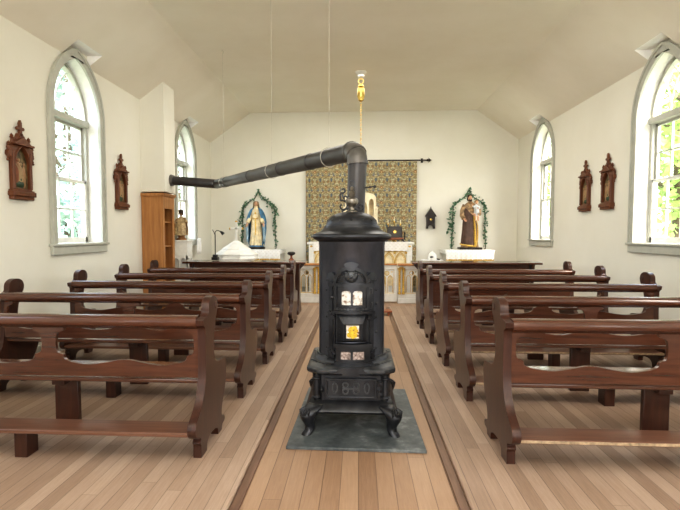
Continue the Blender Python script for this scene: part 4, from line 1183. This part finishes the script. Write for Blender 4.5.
# wall case right of the curtain
wc = thing('wall_case', 'small dark gabled wooden wall case with brass disc, beside the curtain', 'wall case', (1.68, 12.15, 1.55))
FW = lambda u, z, d: (u, d, z)
g = G(); g.prism([(-.105, 0), (-.06, 0), (-.055, .05), (-.03, .08), (.03, .08), (.055, .05), (.06, 0), (.105, 0), (.095, .12), (.10, .30), (-.10, .30), (-.095, .12)], -.02, .10, FW); obj('case_body', g, M['ebony'], wc, bevel=.004)
g = G(); g.prism([(-.13, .285), (.13, .285), (.125, .31), (.0, .49), (-.125, .31)], -.03, .10, FW); g.lathe([(0, .47), (.01, .48), (.012, .50), (0, .53)], n=8); obj('gable', g, M['ebony'], wc, bevel=.004)
g = G(); g.lathe([(0, 0), (.03, 0), (.026, .006), (0, .012)], n=18, F=lambda x, y, z: (x, -.02 - z, .215 + y)); obj('brass_disc', g, M['brass'], wc)
g = G()
for s_ in (-1, 1): g.tube([(s_ * .085, -.025, .10), (s_ * .085, -.025, .28)], .009, 8)
g.tube([(-.09, -.025, .165), (.09, -.025, .165)], .006, 6); obj('moulding', g, M['ebony'], wc)

# ------------------------------------------------------------------ font, credence table and small things
ft = thing('baptismal_font', 'white octagonal baptismal font with pyramid lid and cross', 'font', (-2.42, 9.98, 0))
g = G(); g.lathe([(0, 0), (.26, 0), (.26, .06), (.20, .10), (.12, .16), (.11, .50), (.16, .58), (.30, .68), (.345, .74), (.345, .93), (0, .93)], n=8, a0=pi/8); obj('bowl_and_pedestal', g, M['white'], ft, smooth=0, bevel=.005)
g = G(); g.lathe([(0, .93), (.42, .93), (.445, .94), (.445, .965), (.425, .972), (.42, 1.02), (.435, 1.028), (.425, 1.045), (.29, 1.125), (.28, 1.145), (.14, 1.235), (.085, 1.275), (.06, 1.285), (.055, 1.30), (0, 1.30)], n=8, a0=pi/8); ld = obj('lid', g, M['white'], ft, smooth=0, bevel=.004)
g = G(); g.box(-.022, .022, -.018, .018, 1.29, 1.665); g.box(-.115, .115, -.018, .018, 1.515, 1.558); cro = obj('cross', g, M['white'], ld, bevel=.004)
g = G()
for p in ((0, 1.672), (-.12, 1.536), (.12, 1.536)): g.ball((p[0], 0, p[1]), (.026, .02, .026), 8)
obj('gilt_tip', g, M['gold'], cro)

ct = thing('credence_table', 'small white table beside the man and child side altar', 'table', (1.62, 11.35, 0))
g = G(); g.box(-.22, .22, -.22, .22, .82, .85); obj('table_top', g, M['white'], ct, bevel=.005)
for sx_ in (-1, 1):
    for sy_ in (-1, 1):
        g = G(); g.lathe([(0, 0), (.018, 0), (.022, .1), (.028, .5), (.02, .55), (.028, .6), (.03, .82), (0, .82)], (sx_ * .18, sy_ * .18, 0), 10); obj('leg', g, M['white'], ct)
g = G(); n = 24
def tc(i, j):
    x, y = -.27 + .54 * i / n, -.27 + .54 * j / n; z = .856
    ox, oy = max(0, abs(x) - .226), max(0, abs(y) - .226)
    return (min(.226, max(-.226, x)) + math.copysign(.012, x) * (ox > 0), min(.226, max(-.226, y)) + math.copysign(.012, y) * (oy > 0), z - (ox + oy) * 1.0)
g.loft([[tc(i, j) for i in range(n + 1)] for j in range(n + 1)], cap=False, closed=False)
o = obj('table_cloth', g, M['cloth']); o.location = (1.62, 11.35, 0); tag(o, 'white linen cloth on the small credence table', 'cloth')
cd = thing('ceramic_holder', 'small domed white ceramic holder on the credence table', 'ceramic holder', (1.60, 11.28, .858))
g = G(); g.lathe([(0, 0), (.095, 0), (.10, .02), (.10, .06), (.092, .11), (.068, .15), (.035, .175), (.02, .18), (.018, .19), (.012, .205), (0, .207)], n=24); bd = obj('dome', g, M['ceramic'], cd)
g = G()
g.ball((-.02, -.085, .07), (.045, .022, .020), 12)
obj('dark_opening', g, M['hole'], bd)
g = G(); g.tube([(.09, -.01, .03), (.13, -.02, .02), (.165, -.02, .014)], [.014, .016, .010], 8); obj('dark_handle', g, M['ebony'], cd)

# on the left desk: gooseneck lamp and small turned stand
DZ = PZ + .93
ln = thing('gooseneck_lamp', 'black gooseneck lamp standing on the prayer desk', 'lamp', (-2.55, 8.95, DZ + .004))
g = G(); g.box(-.06, .06, -.05, .05, 0, .055); g.box(-.04, .04, -.04, .04, .055, .10); obj('base', g, M['black'], ln, bevel=.008)
g = G(); g.tube([(0, 0, .09), (0, 0, .45)], .010, 10); obj('pole', g, M['black'], ln)
g = G(); g.tube([(-.0, 0, .43), (.0, 0, .50), (.03, 0, .525), (.07, 0, .52), (.105, 0, .50)], .008, 8); g.tube([(0, 0, .44), (-.03, 0, .51), (-.045, 0, .54)], .006, 6); nk = obj('gooseneck', g, M['black'], ln)
g = G(); g.tube([(.095, 0, .51), (.125, 0, .487), (.15, 0, .46)], [.014, .026, .032], 12); obj('lamp_head', g, M['black'], nk)
ts = thing('turned_stand', 'small dark mushroom topped turned wooden stand on the gooseneck lamp desk', 'stand', (-1.19, 8.95, DZ + .002))
g = G(); g.lathe([(0, 0), (.05, 0), (.05, .012), (.028, .03), (.018, .06), (.022, .09), (.03, .10), (0, .10)], n=18); obj('stem', g, M['redwood'], ts)
g = G(); g.lathe([(0, .09), (.03, .09), (.066, .108), (.072, .125), (.062, .145), (.03, .155), (0, .156)], n=20); obj('cap', g, M['ebony'], ts)

kb = thing('low_footstool', 'low reddish wooden stool on the aisle floor beyond the stove', 'stool', (.30, 9.05, 0))
g = G(); g.box(-.30, .285, -.12, .12, .055, .085); obj('top', g, M['redwood'], kb, bevel=.008)
for x in (-.24, .225):
    g = G(); g.box(x - .02, x + .02, -.10, .10, 0, .055); obj('leg', g, M['redwood'], kb, bevel=.004)

# cupboard under the chimney
cp = thing('open_bookcase', 'orange pine bookcase with open shelves under the chimney', 'bookcase', (XL, CY0, PZ))
W_, D_, Hc = .345, .46, 2.02
g = G(); g.box(.005, W_, -.03, 0, 0, Hc); obj('side_panel', g, M['pine'], cp, bevel=.004)
g = G(); g.box(.005, W_, D_, D_ + .03, 0, Hc); obj('side_panel', g, M['pine'], cp, bevel=.004)
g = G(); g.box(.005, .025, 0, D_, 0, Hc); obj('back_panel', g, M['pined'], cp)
for z in (.08, .42, .80, 1.19, 1.60, 2.0):
    g = G(); g.box(.025, W_ - .02, 0, D_, z - .012, z + .012); obj('shelf', g, M['pine'], cp)
g = G(); g.prism([rect(-.03, D_ + .03, 0, Hc), rect(.05, D_ - .05, .09, Hc - .20)], W_, W_ + .022, lambda u, z, d: (d, u, z)); obj('front_frame', g, M['pine'], cp, bevel=.003)
g = G(); g.prism([(0.005, Hc), (W_ + .03, Hc), (W_ + .045, Hc + .02), (W_ + .055, Hc + .05), (0.005, Hc + .05)], -.055, D_ + .055, lambda u, z, d: (u, d, z)); obj('cornice', g, M['pine'], cp, bevel=.004)

# pedestal and bronze-gold statue by the far left window
pd = thing('pedestal', 'white gothic pedestal in front of window beyond the bookcase', 'pedestal', (-3.40, 9.66, 0))
g = G(); g.box(-.15, .15, -.15, .15, 1.02, 1.30); g.box(-.17, .17, -.17, .17, 1.285, 1.315); g.box(-.165, .165, -.165, .165, 0, .12); obj('pedestal_block', g, M['white'], pd, bevel=.006)
g = G()
g.prism([rect(-.15, .15, .12, 1.02), lancet(-.068, .12, .16, .98), lancet(.068, .12, .16, .98)], -.15, -.12, FW)
g.prism([rect(-.15, .15, .12, 1.02), lancet(-.068, .12, .16, .98), lancet(.068, .12, .16, .98)], .12, .15, lambda u, z, d: (d, u, z))
g.box(-.15, -.12, -.12, .15, .12, 1.02); g.box(-.12, .12, .12, .15, .12, 1.02); obj('open_arcade', g, M['white'], pd)
bs = thing('statue', 'small bronze and gold robed statue on the white pedestal', 'statue', (-3.41, 9.66, 1.315))
g = G(); g.lathe([(0, 0), (.10, 0), (.10, .02), (.075, .035), (.06, .06), (.07, .08), (.085, .09), (0, .09)], n=24); obj('statue_base', g, M['bronze'], bs)
g = G(); robe(g, [(.09, 0, 0, .115, .09, .06), (.13, 0, 0, .122, .092, .06), (.24, 0, 0, .12, .085, .05), (.34, 0, 0, .095, .07, .04), (.40, 0, 0, .075, .055, .02), (.44, 0, 0, .035, .03, 0), (.46, 0, 0, .025, .025, 0)], 48, 9)
g.tube([(-.06, 0, .41), (-.105, -.02, .34), (-.07, -.08, .33)], [.032, .032, .03], 10); g.tube([(.06, 0, .41), (.105, -.02, .34), (.09, -.08, .39)], [.032, .032, .03], 10); obj('robe', g, M['palegold'], bs, smooth=60)
g = G(); head(g, (0, -.005, .495), .038); obj('face', g, M['bronze'], bs, smooth=60)
g = G(); hand(g, (-.07, -.08, .33), (.5, -.6, .2), .035); obj('hand', g, M['bronze'], bs, smooth=60)
g = G(); hand(g, (.09, -.08, .39), (0, -.2, 1), .035); obj('hand', g, M['bronze'], bs, smooth=60)
g = G(); g.lathe([(.041, .505), (.045, .515), (.042, .53), (.048, .555), (.036, .575), (.012, .585), (0, .60)], (0, 0, 0), 16)
g.ball((0, .012, .51), (.042, .04, .045), 12); obj('crowned_hair', g, M['hair'], bs, smooth=50)
for s_ in (-1, 1):
    g = G(); rings = [[(s_ * (.075 + .06 * k / 6) * w_, .03 - .07 * k / 6 * (1 if k > 3 else .6), z + .01 * sin(k)) for k in range(7)] for z, w_ in ((.41, .6), (.33, .95), (.22, 1.05), (.11, 1.0))]
    g.loft(rings, cap=False, closed=False); c_ = obj('cape', g, M['bronze'], bs, smooth=60); md = c_.modifiers.new('solid', 'SOLIDIFY'); md.thickness = .012

g = G(); n = 14
rows = [[(-.012 * sin(k * 1.3) * (1 + j * .2), -.10 + .2 * k / n + .01 * sin(k + j), -.065 * j - .01 * sin(k * .9)) for k in range(n + 1)] for j in range(6)]
g.loft(rows, cap=False, closed=False); o = obj('hanging_towel', g, M['cloth'], smooth=60); o.location = (XL + .135, 10.84, 1.33); tag(o, 'white towel hanging at the window sill beyond the bookcase', 'towel')
md = o.modifiers.new('solid', 'SOLIDIFY'); md.thickness = .01

# ------------------------------------------------------------------ stations of the cross on the side walls
def pictomat(seed):
    t = NT('old_painted_panel'); f = t.noise(14, detail=4)
    t.P(Base_Color=t.ramp(f, [(0.35, (0.045, 0.035, 0.018)), (0.5, (0.12, 0.088, 0.04)), (0.66, (0.24, 0.17, 0.08))]), Roughness=0.5); return t.m
M['picbg'] = pictomat(1)
figm = [simple('figure_red_brown', (0.22, 0.07, 0.03), .5), simple('figure_cream', (0.33, 0.23, 0.12), .5), simple('figure_dark_green', (0.03, 0.06, 0.03), .5), simple('figure_tan', (0.34, 0.20, 0.10), .5)]
def make_station(sgn, label):
    """local: u along the wall, z up, d out from the wall into the room"""
    root = thing('station_plaque', label, 'wall plaque', group='carved gothic station plaques on the side walls')
    F = lambda u, z, d: (sgn * d, u, z)
    half = [(.155, .0), (.165, .05), (.165, .08), (.150, .10), (.150, .40), (.162, .42), (.205, .45), (.200, .49), (.175, .505), (.185, .53), (.165, .56), (.140, .55), (.120, .565), (.10, .60), (.095, .615)]
    right = half + [(.075, .635), (.055, .645), (.045, .66), (.030, .69)]
    outer = right + [(-u, z) for u, z in reversed(right)]
    inner = lancet(0, .245, .115, .55)
    g = G(); g.prism([outer, inner], .0, .045, F); fr = obj('frame', g, M['carved'], root, bevel=.004)
    g = G(); g.box(-.18, .18, 0, .075, .035, .085, lambda u, d, z: F(u, z, d)); g.box(-.165, .165, 0, .06, .0, .035, lambda u, d, z: F(u, z, d)); g.box(-.17, .17, 0, .062, .085, .10, lambda u, d, z: F(u, z, d)); obj('ledge', g, M['carved'], root, bevel=.006)
    g = G(); l = lancet(0, .26, .112, .562); g.tube([F(a, b, .048) for a, b in l], .011, 8)
    for s_ in (-1, 1): g.tube([F(s_ * .140, .11, .048), F(s_ * .140, .50, .048)], .011, 8)
    g.prism([(-.14, .575), (.14, .575), (.0, .655)], .04, .07, F); g.box(-.155, .155, .03, .085, .56, .58, lambda u, d, z: F(u, z, d))
    obj('moulding', g, M['carved'], fr)
    g = G()
    for s_ in (-1, 1):
        for (u, z, h) in ((.185, .50, .09), (.135, .575, .10)):
            g.lathe([(0, 0), (.020, 0), (.016, .02), (.012, .45 * h), (.024, .55 * h), (.014, .65 * h), (.018, .75 * h), (0, h)], n=8, F=lambda x, y, zz, u=u, z=z, s_=s_: F(s_ * u + x, z + zz, .03 + y))
        for q in range(3): g.ball(F(s_ * (.185 + .008 * q), .44 - .022 * q, .03), .014, 8)
    obj('pinnacle', g, M['carved'], root)
    g = G(); g.prism([(-.018, .64), (.018, .64), (.018, .725), (.045, .722), (.060, .74), (.045, .758), (.018, .755), (.018, .80), (.0, .83), (-.018, .80), (-.018, .755), (-.045, .758), (-.060, .74), (-.045, .722), (-.018, .725)], .015, .045, F); g.box(-.04, .04, .01, .055, .64, .665, lambda u, d, z: F(u, z, d)); obj('cross', g, M['carved'], root, bevel=.003)
    g = G(); g.prism(lancet(0, .252, .105, .555), .004, .014, F); pc = obj('picture_panel', g, M['picbg'], root)
    for i, (u, z, w, h, mt_) in enumerate(((-.055, .27, .035, .13, 0), (.01, .25, .04, .11, 1), (.06, .24, .035, .12, 3), (.0, .165, .085, .035, 2), (-.02, .33, .028, .07, 3))):
        g = G(); g.ball(F(u, z, .016), (.010, w, h), 12, None); g.ball(F(u + .004, z + h + .012, .018), (.010, .016, .020), 8)
        if i == 1: g.tube([F(-.07, .37, .02), F(.07, .20, .02)], .008, 6)
        obj('figure', g, figm[mt_], pc)
    return root
for sgn, X, items in ((1, XL, ((5.22, 'large looking brown carved gothic plaque beside the window, farther from the bookcase'), (7.50, 'brown carved gothic plaque between a window and the bookcase'))),
                      (-1, XR, ((7.85, 'brown carved gothic plaque across from bookcase, the one nearer the large window'), (8.60, 'brown carved gothic plaque across from bookcase, the one nearer the altar')))):
    b0 = None
    for y, lab in items:
        if b0 is None: b0 = make_station(sgn, lab); b0.location = (X, y, 1.80)
        else: dup(b0, (X, y, 1.80), lab)

# ------------------------------------------------------------------ outside: lawn and trees
g = G(); g.faces([(-60, -40, -.6), (60, -40, -.6), (60, 60, -.6), (-60, 60, -.6)], [(0, 1, 2, 3)]); struct('ground', g, M['lawn'], smooth=0)
def make_tree(loc, h, r, mat, label, seed, n=5200):
    rnd = random.Random(seed)
    root = thing('tree', label, 'tree', loc)
    g = G(); g.tube([(0, 0, 0), (.1, .05, h * .3), (0, .1, h * .6), (.1, 0, h * .85)], [.25, .2, .13, .05], 10)
    for k in range(7):
        a = k * 2.4; z = h * (.3 + .07 * k); g.tube([(0, 0, z), (r * .35 * cos(a), r * .35 * sin(a), z + h * .1), (r * .7 * cos(a), r * .7 * sin(a), z + h * .16)], [.09, .06, .02], 6)
    obj('trunk', g, M['bark'], root)
    g = G(); cl = [(rnd.uniform(-.75, .75) * r, rnd.uniform(-.75, .75) * r, h * rnd.uniform(.16, .95), r * rnd.uniform(.26, .46)) for _ in range(40)]
    for k in range(n):
        c = rnd.choice(cl); v = Vector((rnd.gauss(0, 1), rnd.gauss(0, 1), rnd.gauss(0, 1))).normalized() * c[3] * rnd.uniform(.5, 1)
        p = Vector(c[:3]) + v; s = rnd.uniform(.16, .38)
        d = Vector((rnd.uniform(-1, 1), rnd.uniform(-1, 1), rnd.uniform(-1, .4))).normalized(); u = d.cross(Vector((rnd.uniform(-1, 1), rnd.uniform(-1, 1), 1))).normalized()
        g.faces([tuple(p), tuple(p + d * s * .4 + u * s * .4), tuple(p + d * s), tuple(p + d * s * .4 - u * s * .4)], [(0, 1, 2, 3)])
    obj('crown', g, mat, root, smooth=0)
tl_ = [((-9.5, 16.2, -.6), 8.5, 2.6, 'leafL', 'pale green tree outside window between the two plaques'), ((-9.5, 26.3, -.6), 9.0, 3.0, 'leafL', 'pale green tree outside the window behind the pedestal'),
       ((9.8, 16.4, -.6), 8.5, 2.8, 'leafR', 'sunlit yellow green tree just outside the large window across from bookcase'), ((9.8, 26.3, -.6), 9.0, 3.2, 'leafR', 'sunlit yellow green tree outside the window near man and child statue'), ((15.0, 20.6, -.6), 9.0, 2.4, 'leafR', 'yellow green tree standing behind another, outside the large sunlit window')]
for i, (lo, h, r, mt_, lab) in enumerate(tl_): make_tree(lo, h, r, M[mt_], lab, 20 + i)

# ------------------------------------------------------------------ light
w = bpy.data.worlds.new('world'); sc.world = w; w.use_nodes = True
nt = w.node_tree; bg = nt.nodes['Background']
sky = nt.nodes.new('ShaderNodeTexSky'); sky.sky_type = 'NISHITA'; sky.sun_disc = False; sky.sun_elevation = math.radians(48); sky.sun_rotation = math.radians(150); sky.air_density = 1.0; sky.dust_density = 4.0
mixn = nt.nodes.new('ShaderNodeMix'); mixn.data_type = 'RGBA'; mixn.inputs[0].default_value = 0.65
nt.links.new(sky.outputs[0], mixn.inputs[6]); mixn.inputs[7].default_value = (1.0, 1.0, 0.97, 1)
nt.links.new(mixn.outputs[2], bg.inputs[0]); bg.inputs[1].default_value = 3.4
def area(name, loc, size, energy, target, color=(1, 1, 1), portal=False, spread=None):
    ld_ = bpy.data.lights.new(name, 'AREA'); ld_.shape = 'RECTANGLE'; ld_.size, ld_.size_y = size; ld_.energy = energy; ld_.color = color
    if portal: ld_.cycles.is_portal = True
    if spread: ld_.spread = spread
    o = bpy.data.objects.new(name, ld_); COL.objects.link(o); o.location = loc
    o.rotation_euler = (Vector(target) - Vector(loc)).to_track_quat('-Z', 'Y').to_euler(); return o
for side, X, sg in (('L', XL, -1), ('R', XR, 1)):
    for y in WIN[side]:
        area('window_portal', (X + sg * .34, y, 2.5), (2.5, 1.1), 1, (X - sg * 3, y, 2.5), portal=True)
area('rear_fill', (0.0, 0.9, 4.2), (4.5, 3.0), 95, (0.0, 3.0, 0.0), (1.0, 0.96, 0.88))  # added overhead fill for the near pews and stove, not a fixture
area('frontal_fill', (0.05, -1.9, 1.9), (3.4, 2.4), 95, (0.0, 4.0, 1.3), (0.97, 0.98, 1.0))  # added fill on stove front and pew backs; no open doorway is modelled
area('ceiling_fill', (0.05, -0.9, 2.7), (3.5, 1.2), 60, (0.05, 5.5, 4.3), (1.0, 0.96, 0.88))  # unseen lamp added to brighten the ceiling
area('altar_end_fill', (0.05, 8.6, 4.25), (3.6, 4.5), 110, (0.05, 8.6, 0.0), (1.0, 0.97, 0.9))  # invented fill above the altar end, stands for no fixture

# ------------------------------------------------------------------ camera
cam = bpy.data.cameras.new('camera'); co = bpy.data.objects.new('camera', cam); COL.objects.link(co)
f_px = 511.0
cam.sensor_fit = 'HORIZONTAL'; cam.sensor_width = 36.0; cam.lens = f_px / 680.0 * 36.0
yaw, tp = math.radians(3.4), math.atan(0.056)
co.location = (0, 0, 1.45); co.rotation_euler = (pi / 2 - tp, 0, yaw)
cam.shift_x = (340 - 328.593) / 680.0; cam.shift_y = (261.616 - 255) / 680.0
cam.clip_start = 0.05
sc.camera = co
sc.view_settings.view_transform = 'Standard'
sc.view_settings.look = 'Medium High Contrast'
sc.view_settings.exposure = 0.40
sc.cycles.use_denoising = True
sc.cycles.max_bounces = 10; sc.cycles.diffuse_bounces = 6; sc.cycles.transparent_max_bounces = 16
sc.cycles.sample_clamp_indirect = 6.0
